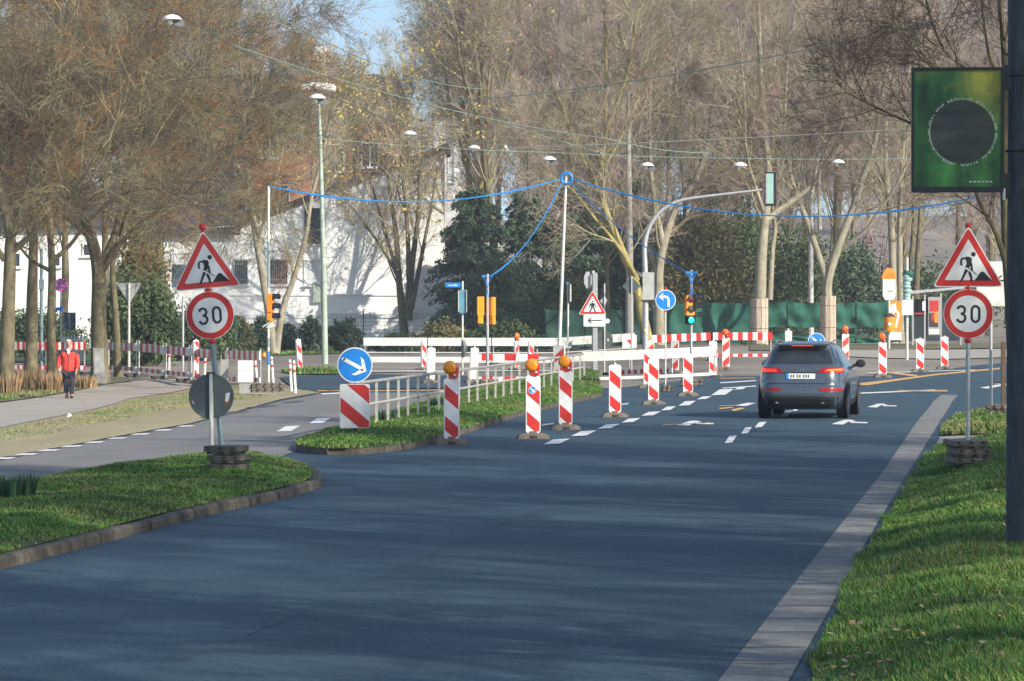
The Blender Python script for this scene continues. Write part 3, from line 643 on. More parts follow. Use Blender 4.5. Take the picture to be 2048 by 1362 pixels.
# keep-right sign with the striped board
b = G(710, 874, .12)
s = thing('keep_right_sign', 'blue keep right disc above a red and white striped board at the median nose', 'road sign', b)
k = F / b.y
post(s, .2, .035, 'rubber_dk', x=0); post(s, 1.42, .03, 'steel', y=.01)
zc = H - (730 - HY) / k - b.z; disc_sign(s, zc, 35.6 / k, 'keep_right')
zb = H - (812 - HY) / k - b.z; bw, bh = 60 / k, 88 / k
def stripes(mb, w, h, period, thick, sl, ph, y0, y1, mi, r=.015, flip=1):
    base = rrect(w, h, r); n = int(h / period) + 4
    for i in range(-n, n):
        c0 = ph + i * period - h / 2
        p = clip(clip(base, sl * flip, 1, c0 + thick), -sl * flip, -1, -c0)
        if len(p) >= 3: mb.prism(p, y0, y1, mi)
mb = MB(); mb.prism(rrect(bw, bh, .03), -.05, -.025, 0, 1); stripes(mb, bw * .955, bh * .975, .515, .235, .84, .055, -.052, -.05, 2)
mb.build('striped_board', ['white', 'steel', 'red'], s).location = (0, 0, zb)

# guide beacons (striped warning beacons)
BEACONS = 'striped guide beacons along the roadworks'
def beacon(label, px, base_y, hpx=None, lamp=None, back=False, yaw=0., lean=0., sticker=False, Y=None, plain=False, w=.245, hh=.96, nolab=None):
    b = G(px, base_y) if Y is None else on(px, Y)
    s = thing('guide_beacon', label, 'beacon', b, 0, BEACONS); s.rotation_euler = (0, R(lean), R(yaw))
    mb = MB(); pr = rrect(w, hh, .05)
    mb.prism(pr, -.03, .03, 0)
    if not plain:
        stripes(mb, w * .86, hh * .94, .505, .225, .86, .02, -.0325, -.03, 1, .03, -1 if back else 1)
        stripes(mb, w * .86, hh * .94, .505, .225, .86, .02, .03, .0325, 1, .03, 1)
    for sx in (-1, 1): mb.box((sx * (w / 2 - .008), 0, 0), (.012, .068, hh * .86), 0)
    p = mb.build('panel', ['white' if not back else 'white_dirty', 'red' if not back else 'red_worn'], s); p.location = (0, 0, .09 + hh / 2)
    MB().tube([(0, 0, hh + .08), (0, 0, hh + .13)], [.03, .022], 8).build('handle', 'white_dirty', s)
    ft = MB(); ft.prism([(-.26, 0), (.26, 0), (.245, .06), (.17, .09), (-.17, .09), (-.245, .06)], -.19, .19, 0); ft.box((0, -.195, .035), (.13, .02, .05), 1); ft.box((0, 0, .1), (.13, .1, .05), 0)
    ft.build('foot', ['rubber', 'rubber_dk'], s, bevel=.012)
    if lamp:
        L = MB(); L.prism([(-.055, 0), (.075, 0), (.085, .16), (.05, .235), (-.02, .2), (-.06, .1)], -.055, .06, 0); L.box((.05, -.06, .06), (.045, .01, .045), 1)
        lo = L.build('warning_lamp', ['redbody', 'white'], s, bevel=.012); lo.location = (.02, 0, hh + .085); lo.rotation_euler = (0, 0, R(-18))
        for sg in (-1,):
            ln = MB().lathe([(.05, -.11), (.085, -.10), (.105, -.075), (.11, -.05), (.10, -.03)], 20, (-.035, 0, .175), 'Y').build('lens', 'amber' if lamp == 1 else 'amber_red', lo, True)
    if sticker:
        q = MB(); q.prism(disc(.066), -.036, -.0325, 0); q.prism(disc(.060), -.0375, -.036, 1); stroke(q, [(-.035, .035), (.02, -.02)], .018, -.039, -.0375, 0); q.prism([(.04, -.04), (.036, .02), (.018, .0), (.0, -.018), (-.02, -.036)], -.0392, -.0375, 0)
        q.build('arrow_sticker', ['white', 'blue'], s).location = (-.015, 0, .09 + hh * .745)
    return s
beacon('nearest guide beacon with amber lamp, beside the median kerb', 903, 889, lamp=1, yaw=4)
beacon('guide beacon with amber lamp and a small blue arrow sticker', 1066, 877, lamp=1, sticker=True, yaw=5)
beacon('guide beacon with amber lamp between the sticker beacon and the lampless row', 1131, 859, lamp=1, yaw=5)
beacon('nearest lampless guide beacon, on the asphalt at the end of the median', 1230, 834, yaw=3)
beacon('lampless guide beacon half covering a paler beacon, with a white strip in its top stripe', 1307, 809, yaw=3)
beacon('lampless guide beacon nearest the left side of the car', 1376, 792, yaw=2)
beacon('pale guide beacon half hidden behind another beside the blue left arrow sign', 1296, 776, yaw=4)
beacon('beacon with orange lamp and reversed stripes left of the car, by the far barrier', 1452, 740, lamp=2, back=True, yaw=-3)
beacon('beacon with orange lamp partly hidden by the mirror of the car', 1691, 738, lamp=2, yaw=6, Y=116, back=True)
beacon('beacon with orange lamp just right of the car on the crossing', 1765, 755, lamp=2, yaw=4)
beacon('lampless white rimmed beacon in the bend of the orange road line', 1840, 744, yaw=2)
beacon('lampless beacon nearest the right 30 sign on the crossing', 1889, 738, yaw=2)
beacon('narrow turned beacon with orange lamp before the long white barrier', 1033, 741, lamp=2, yaw=58, back=True)
beacon('slim striped beacon behind the railing, right of the turned orange lamp beacon', 1062, 742, yaw=30, w=.2)
beacon('wide pale beacon at the foot of the leaning white cable pole', 1119, 724, yaw=-24, back=True, Y=104, w=.36, hh=.98)
beacon('pale reversed beacon against the mast of the overhead signal', 1300, 740, yaw=-4, back=True, Y=108)
beacon('turned beacon in front of the left end of the long white barrier', 847, 735, yaw=52, Y=119)
beacon('tilted slim beacon standing alone before the shrubs by the white house', 600, 724, yaw=56, lean=-6, Y=118, hh=1.02)
beacon('slim turned beacon seen just below the leaning 30 sign', 391, 740, yaw=60, lean=1, Y=104, hh=1.25)
beacon('blank white beacon back, the left one of a pair behind the railing', 861, 766, yaw=12, lean=1.5, plain=True, back=True)
beacon('blank white beacon back, the right one of a pair behind the railing', 947, 766, yaw=12, lean=2, plain=True, back=True)
beacon('washed out beacon with a faded red edge behind the near white barrier', 1350, 752, yaw=-20, back=True, Y=106)
beacon('beacon fixed at the right end of the near white barrier', 1426, 766, yaw=8, Y=101.5)

# barriers
def barrier(label, p0, p1, boards, m=('white_dirty', 'red'), striped=False, group=None, posth=1.0, sw=.25, name='barrier', feet=True, mesh=False, postm='steel'):
    p0, p1 = Vector(p0), Vector(p1); d = p1 - p0; L = d.xy.length; a = math.atan2(d.y, d.x)
    c = (p0 + p1) / 2; s = thing(name, label, 'barrier', (c.x, c.y, c.z), a, group); sl = math.atan2(d.z, L)
    for nm, z0, z1, st in boards:
        mb = MB(); n = max(1, int(L / sw))
        if st:
            for i in range(n):
                x0 = -L / 2 + L * i / n; x1 = x0 + L / n; mb.prism([(x0, z0), (x1, z0), (x1, z1), (x0, z1)], -.018, .018, i % 2)
        else: mb.prism([(-L / 2, z0), (L / 2, z0), (L / 2, z1), (-L / 2, z1)], -.018, .018, 0)
        mb.build(nm, list(m), s).rotation_euler = (0, -sl, 0)
    for sx in (-1, 1):
        MB().box((sx * (L / 2 - .05), .035, posth / 2), (.045, .03, posth)).build('post', postm, s).rotation_euler = (0, -sl, 0)
        if feet: MB().prism([(-.14, 0), (.14, 0), (.11, .09), (-.11, .09)], -.36, .36).build('foot', 'rubber_dk', s, loc=(sx * (L / 2 - .05), 0, 0))
    if mesh:
        mb = MB(); n = 14
        for i in range(n + 1): mb.box((-L / 2 + L * i / n, .01, .5), (.012, .012, .55))
        mb.build('grille', 'metalgrey', s)
    return s
WB = 'long white board barriers across the junction'
xs = [727, 856, 984, 1112, 1275]
for i in range(4):
    p0, p1 = on(xs[i], 129 - i * .4), on(xs[i + 1] - 2, 129 - (i + 1) * .4)
    barrier(['white board barrier panel at the left end of the long row', 'white board barrier panel behind the left blank beacon back', 'white board barrier panel behind the grey signal pole', 'greyish board barrier panel at the right end of the long row'][i], p0, p1,
            [('board', .74, 1.05, False), ('lower_rail', .10, .32, False), ('tube', .47, .50, False)], ('white' if i < 3 else 'white_dirty', 'red'), group=WB)
NB = 'near white board barriers behind the beacons'
for i, (x0, x1) in enumerate(((1166, 1300), (1301, 1434))):
    barrier(['white board barrier joining the railing end to the striped beacons', 'bright white board barrier between the left arrow sign and the car'][i], on(x0, 101), on(x1, 101), [('board', .62, .91, False), ('lower_rail', .04, .13, False)], ('white_dirty' if i == 0 else 'white', 'red'), group=NB, posth=.92)
RB = 'red and white striped barriers'
k = 0
for i, (x0, x1) in enumerate(((1306, 1424), (1426, 1545))):
    barrier(['striped barrier in front of the traffic signal with the green light', 'striped barrier running behind the car roof'][i], on(x0, 122), on(x1, 122), [('board', .72, 1.0, True), ('lower_rail', .12, .22, True)], ('white', 'red'), True, RB, sw=.17)
barrier('small striped barrier behind the first near white barrier', on(1225, 107), on(1345, 105), [('board', .52, .67, True), ('lower_rail', .06, .2, True)], ('white', 'red'), True, RB, posth=.7, sw=.14)
barrier('striped barrier seen through the rails of the railing', on(940, 100), on(1078, 100), [('board', .66, .86, True), ('lower_rail', .02, .18, True)], ('white', 'red'), True, RB, sw=.3)
FB = 'red and white site fences along the left footway'
fx = [(18, 94, 690, 700, 113), (95, 172, 690, 708, 112), (214, 272, 696, 696, 112), (275, 326, 697, 698, 109.5), (329, 377, 698, 702, 107.5), (380, 429, 703, 708, 104), (451, 520, 711, 714, 100)]
ys = [112, 111.5, 111.5, 109.5, 107, 105, 101.5, 98.5]
lb = ['striped site fence behind the two leftmost trunks', 'striped site fence behind the person in the red jacket', 'striped site fence beside the leaning grey board', 'striped site fence in front of the inverted triangle sign back', 'striped site fence behind the slim white marker posts', 'striped site fence next to the back of the round sign', 'shaded striped site fence behind the white control box']
for i, (x0, x1, _, _, _) in enumerate(fx):
    barrier(lb[i], on(x0, ys[i]), on(x1, ys[i + 1]), [('board', .82, 1.08, True), ('lower_rail', .16, .30, True)], ('white', 'red'), True, FB, sw=(Vector(on(x0, ys[i])) - Vector(on(x1, ys[i + 1]))).length / ((x1 - x0) / 5.2), posth=1.16, name='site_fence', postm='steel' if i < 6 else 'metalgrey')
# white cardboard-like panel with a red wedge
s = thing('warning_sign', 'white panel with a red wedge under the greyish barrier end', 'panel', on(1259, 118))
mb = MB(); mb.prism(rrect(.50, .46, .02), -.02, .01, 0); mb.prism([(-.13, .06), (.06, .06), (.06, -.14)], -.022, -.02, 1); mb.build('face', ['white', 'red'], s).location = (0, 0, .92); post(s, .72, .02, y=.02)

# slim marker posts
mk = [(338, 748, 'first slim marker post left of the leaning 30 sign', 1), (409, 762, 'slim marker post just behind the round sign back', 2), (515, 772, 'slim leaning marker post beside the white control box', -5), (547, 772, 'slim leaning marker post right of the grey signal pole', -4), (583, 783, 'slim marker post, left one of the pair at the corner', -3), (591, 787, 'slim marker post, right one of the pair at the corner', -3)]
for x, y, lbl, ln in mk:
    b = G(x, y); s = thing('marker_post', lbl, 'marker post', b, 0, 'slim red banded white marker posts'); s.rotation_euler = (0, R(ln), 0)
    mb = MB().tube([(0, 0, 0), (0, 0, .84)], .036, 8); mb.build('shaft', 'white', s)
    MB().tube([(0, 0, .56), (0, 0, .64)], .0385, 8).build('band', 'red_worn', s); MB().tube([(0, 0, .76), (0, 0, .80)], .0385, 8).build('band', 'red_worn', s); MB().lathe([(.036, .84), (.03, .87), (.012, .885)], 8).build('cap', 'white', s)

# temporary signals
def signal_head(parent, x, y, z, yaw, front='dark', lit=None, k=1., case='orange', kw=1., vis=.20):
    """three-lens signal head, lenses face local -y"""
    h = MB(); h.box((0, .06, .0), (.26 * k * kw, .14 * k, .50 * k)); o = h.build('signal_head', case, parent, bevel=.015); o.location = (x, y, z); o.rotation_euler = (0, 0, yaw)
    lo = MB(); lo.box((0, .07 * k, -.36 * k), (.20 * k * kw, .13 * k, .22 * k)); l2 = lo.build('lower_head', case if lit is None else 'hole', o, bevel=.015)
    for i, (dz, m) in enumerate(((.15, 'lens_red'), (-.10, 'lens_yel'), (-.36, 'green_lit' if lit else 'lens_yel'))):
        MB().lathe([(.085 * k, -.02), (.08 * k, -.045), (.05 * k, -.055)], 18, (0, 0, dz * k), 'Y').build('lens', m, o, True)
        v = MB(); P = []
        for a in range(-20, 201, 20): P.append((.105 * k * math.cos(R(a)), .105 * k * math.sin(R(a))))
        vv = []; 
        for px, pz in P: vv += [(px, -.02, pz + dz * k), (px, -vis * k, pz + dz * k - .01), (px * .94, -vis * k, pz * .94 + dz * k - .01), (px * .94, -.02, pz * .94 + dz * k)]
        v.add(vv, [(4 * i + j, 4 * i + 4 + j, 4 * i + 4 + (j + 1) % 4, 4 * i + (j + 1) % 4) for i in range(len(P) - 1) for j in range(4)]); v.build('visor', 'black', o)
    if front == 'dark': MB().box((0, -.012, .0), (.235 * k, .008, .48 * k)).build('front_plate', 'black', o)
    return o
def cabletee(parent, z, w=.30):
    mb = MB()
    for i in range(5): mb.tube([(-w / 2, random.uniform(-.03, .03), z + .03 * math.sin(i)), (0, 0, z + .01 * i), (w / 2, random.uniform(-.03, .03), z + .03 * math.cos(i))], .022, 6)
    for i in range(4):
        a = 1.6 * i; mb.tube([(-.12 + .08 * i, 0, z), (-.05 + .03 * i, -.03, z - .18), (.0, -.035, z - .34), (.03 * math.sin(a), -.03, z - .62)], .011, 5)
    return mb.build('cable_bundle', 'bluecable', parent)
b = G(537, 783); k = F / b.y
s = thing('temporary_signal', 'orange temporary signal facing right on a tall pale pole with blue tape, left corner', 'traffic signal', b)
zz = lambda py: H - (py - HY) / k - b.z
post(s, zz(372), .036, 'steel_pale', z0=.2, n=12)
for z0, z1 in ((.75, 1.12), (1.25, 1.5), (2.9, 4.2)): MB().tube([(0, 0, z0), (.004, 0, z1)], .038, 10).build('tape', MT['bluecable'] if z1 < 1.3 else MT['steel_blue'], s)
signal_head(s, .11, 0, zz(606), R(78), 'none', k=1.05)
MB().box((.09, -.05, zz(636)), (.12, .1, .2)).build('battery_box', 'orange', s, bevel=.01)
mb = MB()
for i in range(6): mb.tube([(.03, -.03, zz(640)), (.05 + .02 * i, -.06, zz(650)), (-.06 + .03 * i, -.05, zz(655))], .012, 5)
mb.tube([(-.16, 0, zz(654)), (0, -.03, zz(646)), (.17, 0, zz(652))], .02, 5); mb.build('loose_cable', 'lampwhite', s)
footplates('base_plate_stack', 'wide weathered base plate stack under the left temporary signal', G(537, 786, -.01), R(3), .86, .62, 4, h=.07, cols=4)
sl_ = thing('footing_slab', 'pale flat slab under the base plates of the left signal', 'slab', G(528, 788)); MB().box((0, 0, .02), (1.0, .5, .04)).build('slab', 'concrete', sl_)
s = thing('control_box', 'white control box on a grey base beside the left signal', 'cabinet', G(491, 788))
MB().box((0, 0, .62), (.40, .42, .60)).build('cabinet', 'white', s, bevel=.01); MB().box((0, 0, .64), (.41, .43, .018)).build('seam', 'metalgrey', s); MB().box((0, .02, .16), (.34, .38, .32)).build('plinth', 'metalgrey', s, bevel=.01)
s = thing('site_screen', 'pale grey sheet panel between the round sign back and the control box', 'panel', on(449, 100)); MB().box((0, 0, .52), (.24, .02, .66)).build('sheet', 'metalgrey', s)
for dx in (-.1, .1): post(s, 1.0, .012, x=dx, y=.02)
s = thing('warning_lamp', 'small yellow lamp on the site fence by the grey signal pole', 'lamp', on(528, 99, .80)); MB().box((0, 0, .03), (.05, .04, .08)).build('holder', 'rubber_dk', s); MB().lathe([(.03, .07), (.065, .10), (.065, .18), (.04, .22)], 12).build('lens', 'amber', s, True)

b = on(975, 97); k = F / 97
s = thing('temporary_signal', 'two orange signal backs, the left coloured as sunlit, on a grey pole behind the railing', 'traffic signal', b); zz = lambda py: H - (py - HY) / k - b.z
post(s, zz(548), .042, 'steel', n=12); cabletee(s, zz(553))
signal_head(s, -.19, .0, zz(612), R(172), 'none', k=1.1, kw=.68, case='orange_sunlit'); o2 = signal_head(s, .09, .06, zz(613), R(225), 'none', k=1.1, kw=.62)
footplates('base_plate_stack', 'base plates under the grey signal pole behind the railing', b, 0, .6, .6, 2, h=.09)
b = on(1383, 93); k = F / 93
s = thing('temporary_signal', 'traffic signal showing a green light facing the road, left of the car', 'traffic signal', b); zz = lambda py: H - (py - HY) / k - b.z
post(s, zz(540), .038, 'steel', y=.16, n=12); cabletee(s, zz(546), .34)
signal_head(s, -.02, 0, zz(611), R(24), 'dark', lit=True, k=1.12, vis=.07); signal_head(s, .13, .12, zz(606), R(86), 'none', k=.95, case='hole')
footplates('base_plate_stack', 'base plates of the signal with the green light', b + Vector((0, .16, 0)), 0, .6, .6, 2, h=.09)
# blue left arrow sign
b = G(1331, 783); k = F / b.y
s = thing('turn_sign', 'blue round sign with a white left arrow on a thin pale post', 'road sign', b); zz = lambda py: H - (py - HY) / k - b.z
post(s, zz(580), .022, 'steel_pale', z0=.1); disc_sign(s, zz(600), 20.5 / k, 'turn_left'); clampcap(s, zz(621), r=.035); clampcap(s, zz(577), r=.035)
footplates('base_plate_stack', 'dark base plates below the blue left arrow sign', b + Vector((.02, 0, 0)), 0, .34, .5, 2, h=.085)
b = on(1633, 118); k = F / 118
s = thing('keep_right_sign', 'small blue arrow disc peeking over the roof of the car', 'road sign', b); zz = lambda py: H - (py - HY) / k - b.z
post(s, zz(690), .025); disc_sign(s, zz(683), 17.5 / k, 'keep_right_small')
s = thing('beacon_top', 'pale handle of a beacon peeking over the car roof near the far barrier', 'beacon', on(1577, 120)); MB().prism([(-.13, .95), (.13, .95), (.12, 1.08), (.03, 1.10), (.03, 1.17), (-.03, 1.17), (-.03, 1.10), (-.12, 1.08)], -.03, .03).build('panel_top', 'white_dirty', s); MB().box((0, 0, .5), (.24, .05, .92)).build('panel', 'white_dirty', s)

# overhead signal mast
b = on(1291, 108); k = F / 108
s = thing('signal_mast', 'grey mast with a curved arm holding a green backed signal over the road', 'traffic signal', b); zz = lambda py: H - (py - HY) / k - b.z; xx = lambda px: (px - 1291) / k
MB().tube([(0, 0, 0), (0, 0, zz(560)), (xx(1288.5), 0, zz(500))], [.10, .095, .085], 14).build('mast', 'steel', s, True)
MB().tube([(xx(x), 0, zz(y)) for x, y in spline([(1288.5, 500), (1292, 474), (1303, 446), (1322, 422), (1350, 405), (1380, 397), (1450, 388), (1537, 378)], 4)], [.085 - .05 * i / 28 for i in range(29)], 10).build('arm', 'steel', s, True)
mb = MB(); mb.box((0, 0, 0), (22 / k, .22, 68 / k), 0); mb.box((-.02, -.115, .01), (13 / k, .03, 60 / k), 1); mb.box((-.13, -.115, .01), (4 / k, .02, 60 / k), 2); mb.box((-.085, -.113, .01), (1.4 / k, .012, 62 / k), 0)
o = mb.build('signal_back', ['black', 'mint', 'steel'], s); o.location = (xx(1541), 0, zz(378))
mb = MB(); mb.box((0, 0, 0), (23 / k, .05, 55 / k)); o = mb.build('back_panel', 'board', s); o.location = (xx(1296.5), -.14, zz(572))
MB().box((0, 0, 0), (.34, .26, .06)).build('bracket', 'rubber_dk', s).location = (xx(1293), -.02, zz(601))
for py, px in ((588, 1270), (661, 1282)): MB().lathe([(.03, -.05), (.04, 0), (.03, .05)], 8).build('bolt_cap', 'dafflower', s).location = (xx(px) + .12, -.1, zz(py))
# leaning white cable pole with blue coil
b = on(1116, 105); k = F / 105
s = thing('cable_pole', 'leaning white pole with a coil of blue cable at its top', 'pole', b); zz = lambda py: H - (py - HY) / k - b.z; xx = lambda px: (px - 1116) / k
tp = Vector((xx(1132), 0, zz(352)))
MB().tube([(0, 0, 0), tp], [.062, .045], 12).build('shaft', 'steel_pale', s, True)
mb = MB()
for i in range(9):
    r = .15 + .014 * (i % 4); oy = -.09 + .02 * (i // 3); ox, oz = random.uniform(-.012, .012), random.uniform(-.012, .012)
    mb.tube([(ox + r * math.cos(a * math.pi / 12), oy, oz + r * math.sin(a * math.pi / 12)) for a in range(25)], .021, 6)
mb.build('cable_coil', 'bluecable', s, True).location = (tp.x + .02, 0, tp.z - .07)
coil = Vector((b.x + tp.x, b.y, b.z + tp.z - .08))
def cable(name, label, p, q, sag, r, m, n=24, cat='cable', group=None, strands=1, off=.05):
    p, q = Vector(p), Vector(q); mb = MB()
    for s_ in range(strands):
        o = Vector((0, 0, 1)) * off * (s_ - (strands - 1) / 2)
        pts = [p.lerp(q, i / n) - Vector((0, 0, (sag + off * s_) * 4 * (i / n) * (1 - i / n))) + o * min(1, 6 * (i / n), 6 * (1 - i / n)) for i in range(n + 1)]
        mb.tube(pts, r, 5)
    return tag(mb.build(name, m), label, cat, group)
BC = 'blue temporary signal cables'
pa = A(539, 373, F / 75.6)
cable('blue_cable', 'blue cable pair from the tall left signal pole to the coil', pa, coil + Vector((-.15, 0, 0)), .52, .017, 'bluecable', group=BC, strands=2, off=.07)
cable('blue_cable', 'blue cable pair from the coil across the road to the right', coil + Vector((.15, 0, 0)), A(1962, 392, 100), .85, .02, 'bluecable', group=BC, strands=2, off=.05)
cable('blue_cable', 'blue cable sagging from the coil to the signal backs behind the railing', coil + Vector((-.12, 0, -.1)), A(978, 553, 97), .42, .016, 'bluecable', group=BC, strands=2, off=.06)
cable('blue_cable', 'blue cable sagging from the coil to the green light signal', coil + Vector((.12, 0, -.1)), A(1380, 547, 93.2), .22, .014, 'bluecable', group=BC, strands=2, off=.04)

# sign cluster at the end of the median
b = G(1190, 746, .06); k = F / b.y
s = thing('pedestrian_warning_sign', 'pedestrian triangle over a small white left arrow plate on a thick grey post', 'road sign', b); zz = lambda py: H - (py - HY) / k - b.z; xx = lambda px: (px - 1190) / k
MB().box((0, .06, zz(545) / 2), (.17, .10, zz(545))).build('post', 'steel', s, bevel=.02)
tri_sign(s, zz(629), 56 / k, 'ped', x=xx(1185))
mb = MB(); mb.prism(rrect(44 / k, 24 / k, .04), -.05, -.03, 0, 1); stroke(mb, [(14 / k, 0), (-12 / k, 0)], .035, -.0525, -.05, 2); stroke(mb, [(-6 / k, 5 / k), (-13 / k, 0), (-6 / k, -5 / k)], .04, -.0527, -.05, 2)
mb.build('arrow_plate', ['white', 'signback', 'black'], s).location = (xx(1189), 0, zz(641))
s = thing('stop_sign', 'pale eight sided sign back turned edge on above the pedestrian triangle', 'road sign', b + Vector((0, .05, 0)))
post(s, zz(541), .045, 'steel_pale', x=xx(1186.5), y=.16, n=8); mb = MB(); mb.prism(disc(.30, 8), -.01, .01); o = mb.build('sign_plate', 'steel', s); o.location = (xx(1176), .12, zz(560)); o.rotation_euler = (0, R(22.5), R(62))
b2 = on(1209, 112); k2 = F / 112; z2 = lambda py: H - (py - HY) / k2 - b2.z
s = thing('traffic_sign', 'round sign back with a white rim low on a thin post at the median end', 'road sign', b2); post(s, z2(567), .024, 'steel_pale')
mb = MB(); mb.prism(disc(.315, 32), .03, .05, 0, 1); mb.build('sign_plate', ['signback', 'steel_pale'], s).location = (-.03, 0, z2(680)); MB().prism([(.09, .04), (.13, .05), (.15, -.03), (.11, -.04)], .026, .0295).build('sticker', 'white', s).location = (0, 0, z2(680))
mb = MB(); mb.prism([(-.16, .0), (.0, .17), (.10, .02), (.0, -.16)], .03, .05); mb.build('small_plate', 'steel', s).location = (0, 0, z2(602))
mb = MB(); mb.prism(disc(.08, 16), .03, .05); mb.build('reflector', 'white', s).location = (.10, 0, z2(642))
b = on(1263, 111); k = F / 111; zz = lambda py: H - (py - HY) / k - b.z
s = thing('priority_sign', 'diamond sign back on a thin post left of the overhead signal mast', 'road sign', b); post(s, zz(552), .028, 'steel'); mb = MB(); q = 18.5 / k
mb.prism([(-q, 0), (0, q), (q, 0), (0, -q)], .03, .05, 0, 1); mb.build('sign_plate', ['signback', 'steel_pale'], s).location = (0, 0, zz(572)); 
b = on(1136, 110); k = F / 110; zz = lambda py: H - (py - HY) / k - b.z
s = thing('traffic_signal_post', 'thin pale post with a narrow signal seen edge on, right of the cable pole', 'traffic signal', b); post(s, zz(570), .035, 'steel_pale'); mb = MB(); mb.box((.06, 0, 0), (.10, .2, .60), 0); mb.box((.085, -.08, 0), (.05, .08, .56), 1); mb.build('signal_head', ['rubber_dk', 'steel_pale'], s).location = (0, 0, zz(586))
MB().lathe([(.05, 0), (.06, .04), (.03, .09)], 10).build('cap', 'bluecable', s).location = (-.03, 0, zz(570)); MB().box((0, -.05, 0), (.26, .12, .24)).build('junction_box', 'board', s, loc=(0, 0, zz(689)))
b = on(925, 111); k = F / 111; zz = lambda py: H - (py - HY) / k - b.z; xx = lambda px: (px - 925) / k
s = thing('street_name_sign', 'blue street name plate above a teal signal back on a thin post', 'road sign', b); post(s, zz(562), .036, 'steel_pale')
mb = MB(); mb.prism(rrect(30 / k, 9.5 / k, .02), -.03, -.01, 0)
random.seed(3); xq = -9 / k
for i in range(9):
    hq = random.uniform(1.6, 3.2) / k; wq = random.uniform(1.0, 1.6) / k; mb.prism([(xq, -1.8 / k), (xq + wq, -1.8 / k), (xq + wq, -1.8 / k + hq), (xq, -1.8 / k + hq)], -.033, -.03, 1); xq += wq + .7 / k
mb.build('name_plate', ['blue', 'white'], s).location = (xx(906), 0, zz(570))
mb = MB(); mb.box((0, 0, 0), (14 / k, .18, 47 / k), 0); mb.box((-8.6 / k, -.06, .01), (2 / k, .2, 42 / k), 1); mb.box((7.4 / k, -.05, .01), (1.2 / k, .2, 44 / k), 1); mb.build('signal_back', [mat('backplate_teal', (.10, .28, .36), .5), 'steel_pale'], s).location = (xx(926), -.03, zz(603))
MB().tube([(.02, -.05, zz(680)), (.05, -.06, zz(695)), (.03, -.05, zz(714))], [.05, .11, .05], 8).build('wrapped_sheet', 'signback', s, True)
# left side signs
b = on(258, 116); k = F / 116; zz = lambda py: H - (py - HY) / k - b.z
s = thing('yield_sign', 'inverted triangle sign back on a pale pole right of the thick trunk', 'road sign', b); post(s, zz(566), .045, 'steel_pale'); q = 25.5 / k
mb = MB(); mb.prism(rpoly([(-q, 0), (q, 0), (0, -1.66 * q)], .05), .045, .065, 0, 1); mb.build('sign_plate', ['steel', 'steel_pale'], s).location = (0, 0, zz(566))
b = on(122, 135); k = F / 135; zz = lambda py: H - (py - HY) / k - b.z
s = thing('no_stopping_sign', 'faded purple round sign on a thin pole behind the left trunks', 'road sign', b); post(s, zz(558), .04, 'steel')
mb = MB(); mb.prism(disc(.27), -.06, -.04, 0); mb.prism(disc(.20), -.062, -.06, 1); stroke(mb, [(-.15, .15), (.15, -.15)], .06, -.0635, -.062, 0); mb.build('sign_plate', [mat('faded_red', (.50, .06, .20), .5), mat('faded_blue', (.32, .16, .42), .5)], s).location = (0, 0, zz(570)); MB().box((0, -.05, 0), (.36, .02, .14)).build('name_plate', 'blue', s).location = (-.06, 0, zz(618))
b = on(139, 133); s = thing('traffic_sign', 'dark sign back with a light dot between the person and the left trunks', 'road sign', b); k = F / 133; post(s, 2.0, .035, 'steel_blue'); MB().box((0, .04, 0), (24 / k, .06, 34 / k)).build('back_plate', mat('backplate_dark', (.03, .055, .09), .5), s).location = (0, 0, H - (642 - HY) / k - b.z); MB().box((0, -.01, 0), (.08, .02, .09)).build('label_plate', 'steel_pale', s).location = (-.02, 0, H - (632 - HY) / k - b.z)
b = on(83, 112); s = thing('lamp_post', 'slim grey green pole between the two leftmost trunks', 'pole', b); post(s, 4.2, .055, 'steel_blue', n=10); MB().box((.01, -.07, 3.0), (.16, .1, .34)).build('box', 'steel_blue', s)
s = thing('traffic_sign', 'dark blue sign back peeking out left of the road works triangle', 'road sign', on(357, 112)); k = F / 112; post(s, 2.6, .04, 'steel', x=.15); MB().box((0, 0, 0), (40 / k, .03, 46 / k)).build('sign_plate', mat('backplate_blue', (.05, .11, .16), .5), s).location = (.1, .05, H - (562 - HY) / k + .1)
s = thing('notice_board', 'grey board leaning on the thick left trunk, on a block', 'board', G(199, 768)); mb = MB(); mb.prism([(-.17, 0), (.17, 0), (.13, .80), (-.20, .82)], -.03, .02, 0); mb.prism([(-.135, .06), (.135, .06), (.10, .75), (-.165, .77)], -.034, -.03, 1); mb.build('panel', ['metalgrey', 'board'], s).location = (0, 0, .30); MB().box((.06, .05, .15), (.34, .3, .30)).build('block', 'concrete', s, bevel=.02)
s = thing('rubbish_bin', 'dark slim litter bin standing behind the person', 'litter bin', G(152, 774)); MB().tube([(0, 0, 0), (0, 0, .62)], [.10, .115], 12).build('body', 'rubber_dk', s, True); MB().lathe([(.125, .62), (.12, .68), (.05, .71)], 12).build('lid', 'rubber_dk', s, True)
s = thing('picket_fence', 'white picket fence panel behind the head of the person', 'fence', on(146, 134)); k = F / 134; mb = MB(); n = 8
for i in range(n): x = (-26 + 52 * (i + .5) / n) / k; hw = 2.6 / k; mb.prism([(x - hw, .05), (x + hw, .05), (x + hw, .98), (x, 1.12), (x - hw, .98)], -.012, .012)
mb.build('pickets', 'frame_w', s); MB().box((0, .03, .75), (54 / k, .04, .08)).build('rail', 'frame_w', s); MB().box((0, .03, .3), (54 / k, .04, .08)).build('rail', 'frame_w', s)

